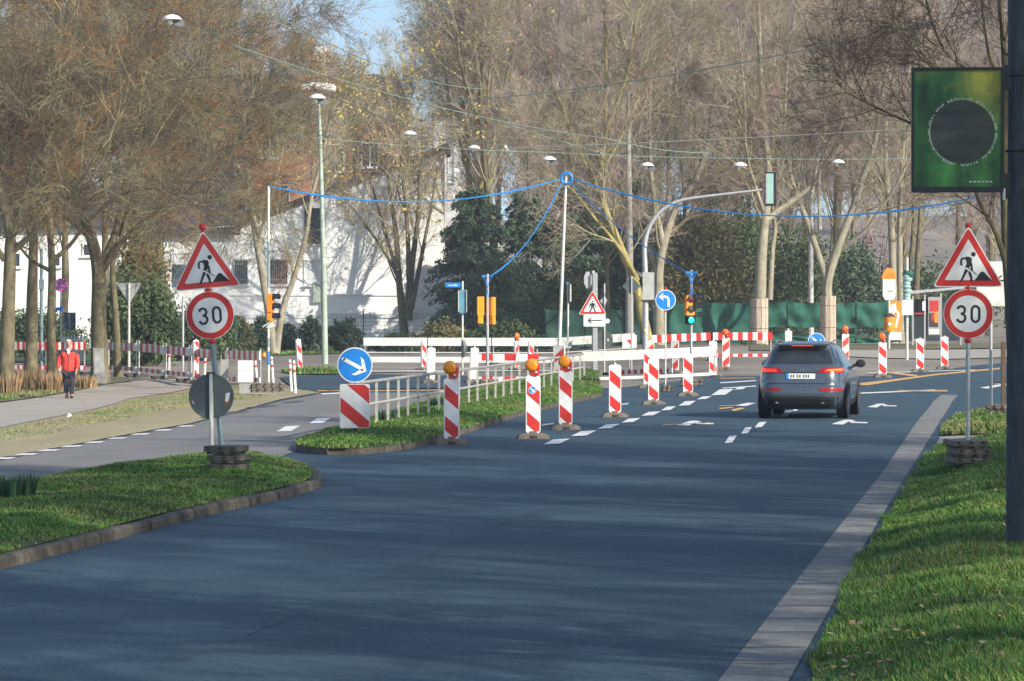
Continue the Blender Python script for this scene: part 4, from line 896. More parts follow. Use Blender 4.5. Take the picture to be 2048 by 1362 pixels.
# railing on the median
q0, q1 = G(755, 853, .13), G(1165, 763, .13)
xs_ = [722, 753, 776, 797, 816, 836, 857, 878, 897, 918, 938, 955, 974, 991, 1007, 1023, 1039, 1056, 1072, 1088, 1103, 1118, 1132, 1146, 1160]
L = Vector((q1.x - q0.x, q1.y - q0.y)).length; c = q0
s = thing('railing', 'cream two rail pedestrian railing along the grass median', 'railing', q0)
def rail_at(px):      # where the sight line through column px meets the railing line
    t = (px - CX) / F; d = q1 - q0; u = (t * q0.y - q0.x) / (d.x - t * d.y); p = q0 + d * u; p.z = Tf(p.x, p.y) + .13; return p
def rail_h(px): return 1.02 if True else 0
top_, mid_ = [], []
for px in [700] + xs_ + [1166]:
    p = rail_at(px) - q0; top_.append((p.x, p.y, p.z + .79)); mid_.append((p.x, p.y, p.z + .41))
MB().tube(top_, .030, 8).build('top_rail', 'raildark', s, True); MB().tube(mid_, .024, 8).build('lower_rail', 'railpaint', s, True)
random.seed(11)
for px in xs_:
    p = rail_at(px) - q0; MB().box((p.x, p.y, p.z + .335), (.046, .045, .89)).build('post', 'railpaint', s); 
# ------------------------------------------------------------------ trees
PAL = {'twig_brown': ['twig_brown', 'twig_olive', 'twig_grey'], 'twig_olive': ['twig_olive', 'twig_tan', 'twig_pink'], 'twig_mauve': ['twig_mauve', 'twig_pink', 'twig_tan'], 'twig_dark': ['twig_dark'] * 3}
class Tree:
    """bare tree: limbs as tapered tubes, then recursive branches and twigs (straight prisms)"""
    def __init__(s, seed, kids=(0, 9, 8, 5), lens=(0, 3.2, 1.5, .75, .4), ang=(0, 50, 45, 45, 45), trop=(0, .10, .06, .03, .0), rmin=.006, droop=0., wob=.16, t0=(.3, .25, .2, .15)):
        s.r = random.Random(seed); s.m = []; s.cm = 0; s.ch = (0, 0, 1, 1, 2); s.limbs = []; s.p0 = []; s.p1 = []; s.r0 = []; s.r1 = []
        s.kids, s.lens, s.ang, s.trop, s.rmin, s.droop, s.wob, s.t0 = kids, lens, ang, trop, rmin, droop, wob, t0
    def limb(s, pts, r0, r1, kids, lvl=1, t0=.3, L=None):
        """hand-laid limb with its own branches"""
        P = [Vector(p) for p in spline([tuple(p) for p in pts], 4)]; n = len(P)
        rad = [r0 + (r1 - r0) * (i / (n - 1)) ** .8 for i in range(n)]; s.limbs.append((P, rad))
        s.spawn(P, rad, lvl, kids, t0, L); return s
    def spawn(s, P, rad, lvl, n, t0, Lm=None):
        if lvl >= len(s.lens): return
        rr = s.r
        for _ in range(n):
            t = t0 + (1 - t0) * rr.random(); f = t * (len(P) - 1); i = min(int(f), len(P) - 2); u = f - i
            p = P[i].lerp(P[i + 1], u); tg = (P[i + 1] - P[i]).normalized(); r = rad[i] + (rad[i + 1] - rad[i]) * u
            a = rr.uniform(0, 2 * math.pi); o = tg.orthogonal().normalized(); o = Matrix.Rotation(a, 3, tg) @ o
            an = R(s.ang[lvl] * rr.uniform(.6, 1.25)); d = (tg * math.cos(an) + o * math.sin(an)).normalized()
            L = (Lm or s.lens[lvl]) * rr.uniform(.55, 1.25) * (1 - .35 * t)
            s.branch(p, d, L, max(s.rmin, min(r * .6, L * .013)), lvl)
    def branch(s, p, d, L, r, lvl):
        rr = s.r
        s.cm = 3 if lvl == 1 else rr.choice(s.ch) if lvl == 2 or s.cm == 3 else s.cm
        n = 5 if lvl == 1 else 4 if lvl == 2 else 3 if lvl == 3 else 2
        P = [p]; rad = [r]; last = lvl == len(s.lens) - 1
        for k in range(n):
            d = (d + Vector((rr.gauss(0, s.wob), rr.gauss(0, s.wob), rr.gauss(0, s.wob) + s.trop[min(lvl, len(s.trop) - 1)] - s.droop * (k / n) * (1.2 - abs(d.z))))).normalized()
            q = P[-1] + d * (L / n); r2 = max(s.rmin * .75, r * (1 - .8 * (k + 1) / n))
            s.p0.append(P[-1]); s.p1.append(q); s.r0.append(rad[-1]); s.r1.append(r2); s.m.append(s.cm); P.append(q); rad.append(r2)
        if not last: s.spawn(P, rad, lvl + 1, max(1, round(s.kids[lvl] * rr.uniform(.7, 1.3))), s.t0[min(lvl, 3)])
    def grow(s, h, r, wob=.06, limbs=9, zt=.32, lean=(0, 0), up=.55, split=0):
        rr = s.r; P = []; n = 9; x = y = 0
        for i in range(n + 1):
            t = i / n; P.append(Vector((x + lean[0] * t * h, y + lean[1] * t * h, t * h))); x += rr.gauss(0, wob) * h / n; y += rr.gauss(0, wob) * h / n
        s.limb(P, r, r * .10, limbs, 1, zt); return s
    def meshes(s, root, bark, twig, budm=None, budn=0, buds=.03):
        mb = MB()
        for P, rad in s.limbs:
            n = 9 if rad[0] > .1 else 7
            mb.tube([p - Vector((0, 0, .25)) if (i == 0 and p.z < .05) else p for i, p in enumerate(P)], [rad[i] * (1.35 if i == 0 and P[0].z < .05 else 1) for i in range(len(P))], n)
        t = mb.build('trunk', bark, root, True)
        p0 = np.array(s.p0); p1 = np.array(s.p1); r0 = np.array(s.r0); r1 = np.array(s.r1); n = len(p0)
        d = p1 - p0; d /= np.linalg.norm(d, axis=1)[:, None] + 1e-9
        a = np.where(np.abs(d[:, 2:3]) < .8, np.array([[0, 0, 1.]]), np.array([[1., 0, 0]])); u = np.cross(d, a); u /= np.linalg.norm(u, axis=1)[:, None]; w_ = np.cross(d, u)
        V = []
        for c, rad in ((p0, r0), (p1, r1)):
            for k in range(3): V.append(c + (u * math.cos(2.0944 * k) + w_ * math.sin(2.0944 * k)) * rad[:, None])
        V = np.stack(V, 1).reshape(-1, 3); b = np.arange(n)[:, None] * 6
        Q = np.concatenate([b + np.array([[k, (k + 1) % 3, 3 + (k + 1) % 3, 3 + k]]) for k in range(3)], 1).reshape(-1, 4); mi = np.repeat(np.array(s.m), 3); tw = PAL[twig]
        if budn:
            g = np.random.default_rng(len(p0)); sel = g.choice(n, min(budn, n * 2)); c = p1[sel] + g.normal(0, .02, (len(sel), 3)); q1 = g.normal(0, buds, (len(sel), 3)); q2 = g.normal(0, buds, (len(sel), 3))
            vb = np.stack([c - q1, c + q2, c + q1, c - q2], 1).reshape(-1, 3); Q = np.concatenate([Q, np.arange(len(vb)).reshape(-1, 4) + len(V)]); V = np.concatenate([V, vb]); mi = np.concatenate([mi, np.full(len(sel), 4)])
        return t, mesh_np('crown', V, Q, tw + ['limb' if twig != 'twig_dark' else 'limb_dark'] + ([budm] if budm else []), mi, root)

# big red-brown trees on the left
LT = 'old trees on the left verge'
def lefttree(label, px, py, seed, tr, h, fork, limbs, dry=True):
    b = G(px, py); s = thing('bare_tree', label, 'tree', b, 0, LT); k = F / b.y
    L = lambda pts: [Vector(((x - px) / k, dy, H - (y - HY) / k - b.z)) for x, y, dy in pts]
    t = Tree(seed, (0, 8, 8, 5), (0, 3.9, 2.1, 1.15, .65), (0, 56, 52, 48, 44), (0, .04, .0, -.02, -.03), .0058, .05, .12)
    t.ch = (0, 1, 2, 2, 1)  # larger share of dark twigs stands in for shadow gaps in the crown
    for pts, r0, r1, n in limbs: t.limb(L(pts), r0, r1, round(n * .85), 1, .35)
    t.meshes(s, 'bark', 'twig_brown'); return s
lefttree('thick trunked tree cut by the left edge with a limb bending right', 14, 786, 1, .24, 12, 3, [([(12, 786, 0), (16, 640, 0), (20, 500, 0), (18, 460, 0), (-10, 330, .3), (-20, 150, .5), (0, -80, .6)], .25, .06, 13), ([(28, 500, 0), (55, 478, -.1), (95, 440, -.3), (140, 405, -.8), (190, 340, -1.4), (290, 180, -2.2)], .11, .025, 12), ([(20, 480, 0), (50, 380, .4), (70, 260, .9), (120, 120, 1.4), (150, -60, 1.8)], .13, .03, 12), ([(10, 520, 0), (-60, 420, -.5), (-160, 300, -1)], .1, .03, 6)])
lefttree('olive barked tree, second trunk from the left edge', 62, 752, 2, .2, 12, 3, [([(62, 752, 0), (64, 640, 0), (66, 520, 0), (70, 400, .1), (90, 240, .2), (110, 40, .3), (120, -90, .3)], .235, .05, 15), ([(68, 500, 0), (35, 420, .6), (10, 330, 1.2), (0, 220, 1.8)], .08, .02, 7), ([(72, 380, 0), (130, 300, 1), (220, 210, 1.6), (320, 90, 2)], .09, .02, 11), ([(70, 430, 0), (150, 385, .8), (230, 330, 1.6), (330, 260, 2.3)], .07, .02, 10)])
lefttree('slimmer tree right behind the person, with a limb rising right', 103, 781, 3, .15, 11, 3, [([(104, 781, 0), (102, 660, 0), (104, 540, 0), (98, 440, .1), (92, 330, .2), (110, 160, .4), (140, -40, .5)], .17, .04, 12), ([(108, 520, 0), (140, 490, 0), (170, 455, -.2), (230, 400, -.6), (300, 380, -1.2), (370, 395, -1.8), (415, 420, -2.3)], .075, .02, 10), ([(98, 540, 0), (60, 520, .3), (20, 480, .6), (-30, 460, .8)], .07, .02, 4), ([(95, 400, 0), (180, 290, .6), (280, 220, 1.2), (400, 120, 1.8)], .08, .02, 13)])
lefttree('massive forked tree behind the grey notice board', 197, 764, 4, .3, 13, 3, [([(200, 764, 0), (197, 640, 0), (196, 540, 0), (180, 470, .1), (150, 380, .2), (140, 220, .4), (160, 60, .6), (180, -120, .8)], .30, .06, 15), ([(198, 545, 0), (220, 490, .2), (235, 440, .3), (250, 340, .6), (290, 180, .9), (330, 20, 1.2)], .17, .04, 14), ([(205, 540, 0), (250, 480, -.3), (310, 430, -.8), (390, 380, -1.5), (450, 330, -2.2), (520, 260, -2.8)], .10, .02, 13), ([(185, 480, 0), (130, 430, -.6), (60, 370, -1.2), (0, 345, -1.8)], .08, .02, 7)])
lefttree('tree with a low olive limb sweeping right above the inverted triangle sign', 235, 752, 9, .2, 13, 3, [([(236, 752, 0), (232, 640, 0), (225, 520, 0), (240, 420, .1), (270, 260, .2), (300, 80, .3), (320, -120, .4)], .13, .05, 14), ([(236, 470, 0), (300, 330, .5), (380, 200, .9), (460, 90, 1.2), (520, 10, 1.4)], .10, .02, 16), ([(228, 520, 0), (290, 350, -.5), (370, 290, -1.0), (470, 240, -1.5), (540, 190, -2)], .08, .02, 14)])
bl = Tree(77, (0, 9, 8, 4), (0, 4.4, 2.4, 1.3, .7), (0, 50, 48, 46, 44), (0, .06, .03, .0, -.02), .008, .05, .12); bl.ch = (0, 1, 2, 2, 0); bl.grow(14, .22, .05, 17, .25)
for i, (px, Y, q) in enumerate(((60, 128, 1.), (215, 138, 1.05), (-70, 118, 1.), (130, 160, 1.15))):
    if i == 0: s0 = thing('bare_tree', 'brown bare tree further back behind the old left trees', 'tree', (0, 0, 0), 0, 'brown trees in the second row on the left'); bl.meshes(s0, 'bark', 'twig_brown'); o = s0
    else: o = copytree(s0)
    o.location = on(px, Y); o.rotation_euler = (0, 0, 1.3 * i); o.scale = (q,) * 3
# off-frame row shading the foreground (right verge, behind and beside the camera)
RT = 'tall bare trees along the right verge beside the camera'
tr = [Tree(20 + i, (0, 10, 8, 4), (0, 4.2, 2.2, 1.2, .6), (0, 48, 45, 45, 45), (0, .08, .04, .0, 0), .011, .05, .17).grow((14, 16)[i], .24, .05, 17, .26) for i in range(2)]
roots = []
for i, (x, y, q, sc_) in enumerate(((8.2, -8, 0, 1.), (11.5, 6, 1, .95), (9.5, 13, 0, 1.05), (13.5, -14, 1, 1.1), (19, 20, 1, 1.15), (15.5, 0, 0, 1.1), (24, 30, 0, 1.25), (17, -22, 1, 1.1), (22, 8, 1, 1.15), (28, 20, 0, 1.2), (13, 19, 0, .85), (20, -6, 0, 1.2), (10.5, 24, 1, .8), (16, 31, 0, .85), (10, 30.5, 0, .72), (15.5, 38, 1, .8), (20.5, 43, 0, 1.))):
    if i in (0, 1):
        s = thing('bare_tree', 'tall bare tree on the right verge beside the camera', 'tree', (0, 0, 0), 0, RT); tr[i].meshes(s, 'bark_dark', 'twig_dark'); roots.append(s); o = s
    else: o = copytree(roots[q])
    o.location = (x, y, Tf(x, y)); o.rotation_euler = (0, 0, 1.9 * i); o.scale = (sc_,) * 3

# trees of the middle distance, limbs laid from the picture at their own distance
def midtree(label, px, Y, seed, limbs, bark='bark', twig='twig_olive', kw=None, group=None, bud=0, name='bare_tree', kidk=1.):
    b = on(px, Y); k = F / Y; s = thing(name, label, 'tree', b, 0, group)
    t = Tree(seed, **(kw or dict(kids=(0, 7, 6, 4), lens=(0, 3.6, 2.0, 1.1, .6), ang=(0, 44, 46, 46, 45), trop=(0, .08, .05, .03, .02), rmin=.008, wob=.10)))
    for pts, r0, r1, n in limbs:
        P = [Vector(((x - px) / k, q[0] if q else 0, H - (y - HY) / k - b.z)) for x, y, *q in pts]; t.limb(P, r0 / k, r1 / k, round(n * kidk), 1, .3)
    t.meshes(s, bark, twig, 'bud' if bud else None, bud, .045); return s
up = dict(kids=(0, 7, 6, 4), lens=(0, 4.6, 2.4, 1.3, .7), ang=(0, 36, 40, 42, 44), trop=(0, .10, .08, .05, .03), rmin=.008, wob=.10)
midtree('thin tree with two trunks spreading in a V in front of the white house', 548, 150, 31, [([(548, 706), (540, 640), (520, 520), (505, 430), (494, 330), (488, 240), (480, 120), (470, 10)], 10, 3, 14), ([(552, 706), (565, 620), (590, 550), (612, 470), (622, 400), (640, 330), (660, 240)], 8, 2.5, 14), ([(500, 400), (470, 320, 1), (440, 240, 1.6)], 3, 1, 6), ([(515, 480), (545, 400, -1), (570, 300, -1.4), (590, 200, -2)], 4, 1, 9)], 'bark_pale', 'twig_olive', up, None, 900, kidk=.55)
midtree('fan shaped tree of many stems casting its shadow on the white wall', 812, 187, 32, [([(812, 700), (806, 640), (798, 560), (792, 470), (780, 380), (770, 280)], 11, 2, 8), ([(806, 600), (790, 540, -.6), (740, 460, -1), (690, 400, -1.3), (640, 370, -1.6)], 5, 1.2, 9), ([(816, 640), (822, 540, .4), (835, 440, .6), (840, 340, .8), (846, 250, 1)], 9, 1.6, 9), ([(822, 620), (845, 500, .5), (860, 420, 1), (875, 330, 1.2)], 6, 1.3, 8), ([(800, 560), (768, 460, .5), (745, 380, .8), (720, 300, 1)], 5, 1.2, 9), ([(818, 560), (815, 450, -.5), (806, 350, -1), (800, 260, -1.2)], 6, 1.2, 9)], 'bark', 'twig_olive', up, None, 2200, kidk=.8)
TT = 'tall slender bare trees behind the dark conifers'
midtree('tall slender tree above the conifers nearest the white house', 945, 190, 33, [([(985, 700), (975, 560), (950, 440), (935, 330), (930, 200), (920, 90), (900, -40)], 9, 2.5, 22), ([(950, 440), (968, 330), (975, 200), (985, 80), (1000, -40)], 6, 1.5, 18), ([(935, 330), (905, 230, .6), (885, 120, 1), (860, 0, 1.2)], 5, 1.5, 16), ([(932, 250), (950, 150, -.6), (952, 40, -1), (955, -60, -1)], 4, 1.2, 14)], 'bark_moss', 'twig_olive', up, TT, 1500)
midtree('tall slender tree above the conifers, pale trunk crossing the blue cable', 985, 189, 34, [([(1000, 700), (990, 520), (978, 400), (968, 300), (962, 200), (975, 60), (980, -60)], 11, 3, 18), ([(968, 300), (1000, 200, 1), (1030, 80, 1.4), (1050, -40, 1.6)], 5, 1.3, 16), ([(966, 260), (930, 160, -1), (905, 40, -1.4), (890, -50, -1.4)], 5, 1.3, 16)], 'bark', 'twig_olive', up, TT, 1500)
PT = 'big pale barked trees behind the construction site'
pk = dict(kids=(0, 7, 6, 4), lens=(0, 4.6, 2.5, 1.4, .7), ang=(0, 42, 44, 45, 45), trop=(0, .09, .07, .05, .03), rmin=.0085, wob=.11)
midtree('mossy yellow stained tree leaning left above the pedestrian triangle', 1290, 158, 35, [([(1300, 700), (1282, 620), (1268, 560), (1235, 480), (1205, 400), (1203, 330), (1212, 260), (1212, 120), (1208, -30)], 12, 3, 20), ([(1275, 560), (1240, 500, -.8), (1190, 440, -1.2), (1140, 380, -1.6), (1090, 350, -2)], 5, 1.3, 9), ([(1205, 400), (1160, 300, .8), (1120, 200, 1.2), (1080, 80, 1.6)], 6, 1.4, 14), ([(1212, 260), (1250, 160, -.6), (1270, 50, -1), (1290, -40, -1)], 5, 1.3, 14), ([(1204, 340), (1240, 280, .5), (1275, 200, .9), (1300, 90, 1.2)], 4, 1.2, 10)], 'bark_moss', 'twig_olive', pk, PT)
midtree('pale tree forking behind the blue left arrow sign', 1318, 165, 36, [([(1318, 706), (1318, 620), (1318, 540), (1330, 480), (1350, 420), (1390, 360), (1415, 290), (1430, 180), (1440, 40)], 13, 3, 18), ([(1318, 545), (1295, 490, .5), (1250, 420, .9), (1215, 380, 1.2), (1180, 310, 1.5), (1150, 200, 1.8)], 7, 1.5, 14), ([(1328, 500), (1305, 380, -.4), (1298, 280, -.8), (1300, 120, -1), (1305, -20, -1)], 7, 1.8, 18), ([(1322, 520), (1338, 380, .6), (1340, 240, .9), (1360, 90, 1.2), (1375, -30, 1.4)], 6, 1.6, 16)], 'bark_pale', 'twig_olive', pk, PT)
midtree('pale tree with a plank guard nearer the traffic signal and one yellowish limb', 1520, 165, 37, [([(1518, 706), (1520, 600), (1524, 500), (1531, 430), (1538, 360), (1528, 240), (1520, 110), (1515, -30)], 15, 3.5, 18), ([(1532, 440), (1580, 405, .5), (1625, 370, .9), (1665, 310, 1.2), (1700, 240, 1.5), (1725, 130, 1.8), (1740, 10, 2)], 7.5, 2, 16), ([(1530, 430), (1505, 360, -.5), (1490, 300, -.8), (1485, 180, -1), (1470, 40, -1.2)], 4.5, 1.5, 14), ([(1540, 600), (1546, 500, .3), (1552, 450, .5), (1545, 380, .8), (1570, 260, 1.1), (1580, 120, 1.4), (1600, -20, 1.6)], 6, 1.8, 14)], 'bark_pale', 'twig_olive', pk, PT)
midtree('pale tree splitting low in a Y above its plank guard, right of the car roof', 1655, 165, 38, [([(1655, 706), (1656, 620), (1656, 560), (1685, 470), (1705, 420), (1728, 350), (1750, 280), (1770, 160), (1790, 30)], 13, 3, 18), ([(1655, 565), (1635, 500, .3), (1612, 430, .6), (1590, 370, .9), (1575, 290, 1.1), (1560, 150, 1.4), (1560, 0, 1.6)], 8, 2, 16), ([(1682, 500), (1730, 460, -.5), (1770, 400, -.8), (1800, 350, -1), (1830, 260, -1.3), (1850, 130, -1.5)], 5, 1.5, 14), ([(1640, 460), (1640, 360, .5), (1650, 240, .8), (1640, 100, 1)], 4, 1.2, 12)], 'bark_pale', 'twig_olive', pk, PT)
midtree('pair of straight pale trunks behind the bus stop sign', 1785, 175, 39, [([(1788, 700), (1786, 560), (1782, 440), (1772, 340), (1770, 200), (1760, 60)], 10, 3, 18), ([(1802, 700), (1800, 560), (1800, 430), (1806, 300), (1815, 160), (1830, 20)], 8, 2.5, 16), ([(1776, 380), (1740, 280, .7), (1720, 160, 1), (1700, 40, 1.2)], 4, 1.2, 12)], 'bark_pale', 'twig_mauve', pk, PT)
midtree('white stemmed birch between the two plank guarded trees', 1622, 180, 40, [([(1622, 700), (1622, 480), (1624, 380), (1640, 300), (1650, 180), (1660, 40)], 6, 2, 14), ([(1622, 430), (1606, 340, .4), (1600, 260, .6)], 4, 1, 6)], mat('birch_bark', (.55, .52, .47), .9, var=.25, scale=5), 'twig_mauve', pk, PT)
midtree('thin grey trunk behind the pedestrian triangle', 1218, 172, 41, [([(1220, 700), (1215, 600), (1212, 470), (1200, 330), (1195, 180), (1180, 20)], 6.5, 2, 16)], 'bark', 'twig_mauve', pk, PT)
# dark tree behind the big pole at the right
dk = dict(kids=(0, 7, 5, 3), lens=(0, 1.7, .9, .5, .3), ang=(0, 42, 46, 46, 45), trop=(0, .05, .03, .02, .0), rmin=.0035, wob=.10)
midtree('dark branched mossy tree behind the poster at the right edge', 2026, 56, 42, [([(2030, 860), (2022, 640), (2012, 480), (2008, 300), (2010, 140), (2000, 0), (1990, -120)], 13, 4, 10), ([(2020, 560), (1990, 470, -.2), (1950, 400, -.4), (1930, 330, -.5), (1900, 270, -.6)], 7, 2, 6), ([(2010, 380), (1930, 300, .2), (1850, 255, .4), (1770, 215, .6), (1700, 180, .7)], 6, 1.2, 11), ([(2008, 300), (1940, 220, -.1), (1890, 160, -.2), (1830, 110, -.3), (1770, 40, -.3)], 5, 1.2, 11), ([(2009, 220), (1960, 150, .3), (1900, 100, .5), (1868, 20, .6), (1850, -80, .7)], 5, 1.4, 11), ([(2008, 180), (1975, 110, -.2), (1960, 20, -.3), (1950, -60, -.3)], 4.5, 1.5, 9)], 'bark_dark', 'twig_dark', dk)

# dense wood behind the junction
WG = 'bare trees of the dense wood behind the junction'
wk = [dict(kids=(0, 8, 7, 4), lens=(0, 6.0, 3.0, 1.6, .8), ang=(0, 42, 44, 44, 44), trop=(0, .10, .07, .04, .02), rmin=.012, wob=.10), dict(kids=(0, 8, 7, 4), lens=(0, 7.0, 3.4, 1.8, .9), ang=(0, 34, 40, 43, 44), trop=(0, .12, .08, .04, .02), rmin=.012, wob=.10)]
protos = []
for i in range(4):
    s = thing('bare_tree', 'bare mauve brown tree in the dense wood behind the junction', 'tree', (0, 0, 0), 0, WG)
    Tree(60 + i, **wk[i % 2]).grow((20, 23, 21, 25)[i], (.22, .26, .24, .28)[i], .045, 21, .22).meshes(s, 'bark', 'twig_mauve' if i != 2 else 'twig_olive'); protos.append(s)
random.seed(21); spots = []
for Y, n, x0, x1 in ((196, 11, 860, 2150), (212, 13, 840, 2150), (232, 15, -80, 2200), (255, 16, -100, 2200), (285, 17, -100, 2200), (320, 16, -100, 2200)):
    for i in range(n):
        px = x0 + (x1 - x0) * (i + random.uniform(.15, .85)) / n; spots.append((px, Y + random.uniform(-6, 6))) if not (520 < px < 900 and (Y < 300 or i % 2)) else None
for i, (px, Y) in enumerate(spots):
    o = protos[i] if i < 4 else copytree(protos[i % 4]); b = on(px, Y); o.location = b; o.rotation_euler = (0, 0, random.uniform(0, 6.28))
    htop = H + (HY + 60) / F * Y - b.z                                     # tall enough to fill the frame
    if 560 < px < 820: htop = H + (HY - (140 + 30 * math.sin(px * .03))) / F * Y - b.z
    elif px < 560: htop = H + (HY - 60) / F * Y - b.z
    elif px > 1740: htop *= random.uniform(.86, 1.0)
    sc_ = htop / 23 * random.uniform(.93, 1.05); o.scale = (sc_ * .95, sc_ * .95, sc_)

# evergreens
def leafcloud(parent, blobs, n, size, m, seed=0, flat=.0, name='foliage', clump=.22, drop=0.):
    g = np.random.default_rng(seed); vol = np.array([b[3] * b[4] * b[5] for b in blobs]) ** .67; cnt = (n * vol / vol.sum()).astype(int); C = []
    for (cx, cy, cz, rx, ry, rz), k in zip(blobs, cnt):
        nc = max(6, int(k / 38)); d = g.normal(size=(nc, 3)); d /= np.linalg.norm(d, axis=1)[:, None]; r = g.uniform(.55, 1.06, nc) ** .6
        cc = d * r[:, None]; w_ = g.integers(0, nc, k); p = cc[w_] + g.normal(0, clump, (k, 3)) * np.array([1, 1, .75]); C.append(p * np.array([rx, ry, rz]) + np.array([cx, cy, cz]))
    C = np.concatenate(C); C = C[C[:, 2] > .03]; k = len(C)
    u = g.normal(size=(k, 3)); u[:, 2] = u[:, 2] * (1 - flat) - drop; u /= np.linalg.norm(u, axis=1)[:, None]; v = g.normal(size=(k, 3)); v -= u * (u * v).sum(1)[:, None]; v /= np.linalg.norm(v, axis=1)[:, None]
    a = size * g.uniform(.6, 1.4, k)[:, None]; b = a * .45
    V = np.stack([C - u * a, C + v * b, C + u * a, C - v * b], 1).reshape(-1, 3)
    return mesh_np(name, V, np.arange(len(V)).reshape(-1, 4), m, None, parent)
def shrub(label, px, Y, wpx, top, n, m='ever', size=.10, seed=0, name='evergreen_shrub', group=None, base=None, nb=6, depth=1.2, cat='shrub', bot=None):
    b = on(px, Y); k = F / Y; s = thing(name, label, cat, b, 0, group); g = random.Random(seed); w_ = wpx / k / 2; h = H - (top - HY) / k - b.z; bl = []
    for i in range(nb):
        f = (i + .5) / nb; x = (f * 2 - 1) * w_ * .72; e = (1 - abs(f * 2 - 1) ** 2.2 * .45) * g.uniform(.82, 1.05)
        bl.append((x, g.uniform(-.3, .3) * depth, h * e * .5, w_ / nb * 1.9, depth * g.uniform(.7, 1), h * e * .5))
    bl.append((0, 0, h * .55, w_ * .6, depth, h * .46))
    leafcloud(s, bl, n, size, m, seed); mb = MB()
    for i in range(5): mb.tube([(g.uniform(-.2, .2), 0, 0), (g.uniform(-.7, .7) * w_, g.uniform(-.4, .4), h * g.uniform(.5, .85))], [.05, .015], 5)
    mb.build('stems', 'bark_dark', s); return s
def conifer(label, px, Y, wpx, top, n, seed, group=None, m='conif', lean=0):
    b = on(px, Y); k = F / Y; s = thing('conifer', label, 'tree', b, 0, group); g = np.random.default_rng(seed); h = H - (top - HY) / k - b.z; w_ = wpx / k / 2
    MB().tube([(0, 0, 0), (lean * .5, 0, h * .5), (lean, 0, h * .97)], [.20, .12, .02], 8).build('trunk', 'bark_dark', s, True); C = []; U = []
    nb = 150
    for i in range(nb):
        t = g.uniform(.04, 1) ** .9; z = h * t; L = w_ * min(1, (1.03 - t) ** .42 * 1.05) * g.uniform(.5, 1.15); a = g.uniform(0, 6.283); q = np.array([math.cos(a), math.sin(a), 0]); per = np.array([-q[1], q[0], 0])
        kk = int(n / nb); f = g.uniform(.12, 1, kk) ** .75; c = np.stack([lean * t + q[0] * L * f, q[1] * L * f, z + .35 * L * f - .50 * L * f * f], -1) + per * (g.normal(0, .16, kk) * L * (1.1 - f * .6))[:, None] + g.normal(0, .06, (kk, 3))
        c[:, 2] -= np.abs(g.normal(0, .16, kk)); C.append(c); U.append(q * .75 + g.normal(0, .4, (kk, 3)) - np.array([0, 0, .55]))
    C = np.concatenate(C); U = np.concatenate(U); U /= np.linalg.norm(U, axis=1)[:, None]; v = g.normal(size=C.shape); v -= U * (U * v).sum(1)[:, None]; v /= np.linalg.norm(v, axis=1)[:, None]; ok = C[:, 2] > .05; C, U, v = C[ok], U[ok], v[ok]
    a = g.uniform(.07, .17, len(C))[:, None]; V = np.stack([C - U * a, C + v * a * .35, C + U * a, C - v * a * .35], 1).reshape(-1, 3)
    mesh_np('crown', V, np.arange(len(V)).reshape(-1, 4), m, None, s); return s
CF = 'dark conifers right of the white house'
conifer('broad dark conifer covering the right end of the white house', 950, 184, 225, 378, 26000, 1, CF)
conifer('dark conifer behind the leaning white cable pole', 1055, 186, 210, 385, 22000, 2, CF)
conifer('dark conifer between the pedestrian triangle and the signal mast', 1155, 186, 230, 365, 22000, 3, CF)
conifer('narrow dark conifer behind the overhead signal mast', 1250, 190, 190, 345, 20000, 4, CF)
ES = 'evergreen thicket behind the green fence'
shrub('olive green evergreen behind the traffic signal with the green light', 1400, 184, 250, 375, 15000, 'ever_olive', .13, 11, 'evergreen_tree', ES, cat='tree', depth=2.2)
shrub('dark evergreen between the signal with the green light and the first plank guard', 1480, 190, 190, 400, 10000, 'ever', .13, 12, 'evergreen_tree', ES, cat='tree', depth=2)
shrub('dark evergreen between the two plank guarded trees', 1600, 184, 190, 460, 10000, 'ever', .12, 13, 'evergreen_tree', ES, cat='tree', depth=2)
shrub('dark evergreen right of the second plank guarded tree', 1710, 188, 150, 480, 8000, 'conif', .12, 14, 'evergreen_tree', ES, cat='tree', depth=2)
shrub('low dark evergreen thicket behind the conifers and signs', 1120, 178, 260, 560, 8000, 'ever', .11, 15, 'evergreen_shrub', ES)
shrub('dark thicket above the bus shelter roof', 1850, 200, 300, 520, 9000, 'ever', .12, 16, 'evergreen_shrub', ES)
shrub('pinkish blossoming bush behind the bus stop sign', 1745, 205, 110, 415, 4200, 'blossom', .07, 17, 'blossoming_bush', None)
LH = 'dark shrubs on the left beside the white house'
shrub('tall olive evergreen right of the thick left trunk', 285, 132, 150, 440, 13000, 'ever_olive', .09, 21, 'evergreen_tree', LH, cat='tree', depth=1.6)
shrub('dark rounded evergreen behind the inverted triangle sign', 275, 128, 190, 545, 12000, 'ever', .09, 22, 'evergreen_shrub', LH)
shrub('low evergreen behind the leaning 30 sign', 395, 140, 170, 610, 7000, 'ever', .09, 23, 'evergreen_shrub', LH)
shrub('clipped dark hedge behind the leftmost trunks', 60, 150, 260, 622, 9000, 'ever', .09, 24, 'hedge', LH, cat='hedge')
random.seed(8)
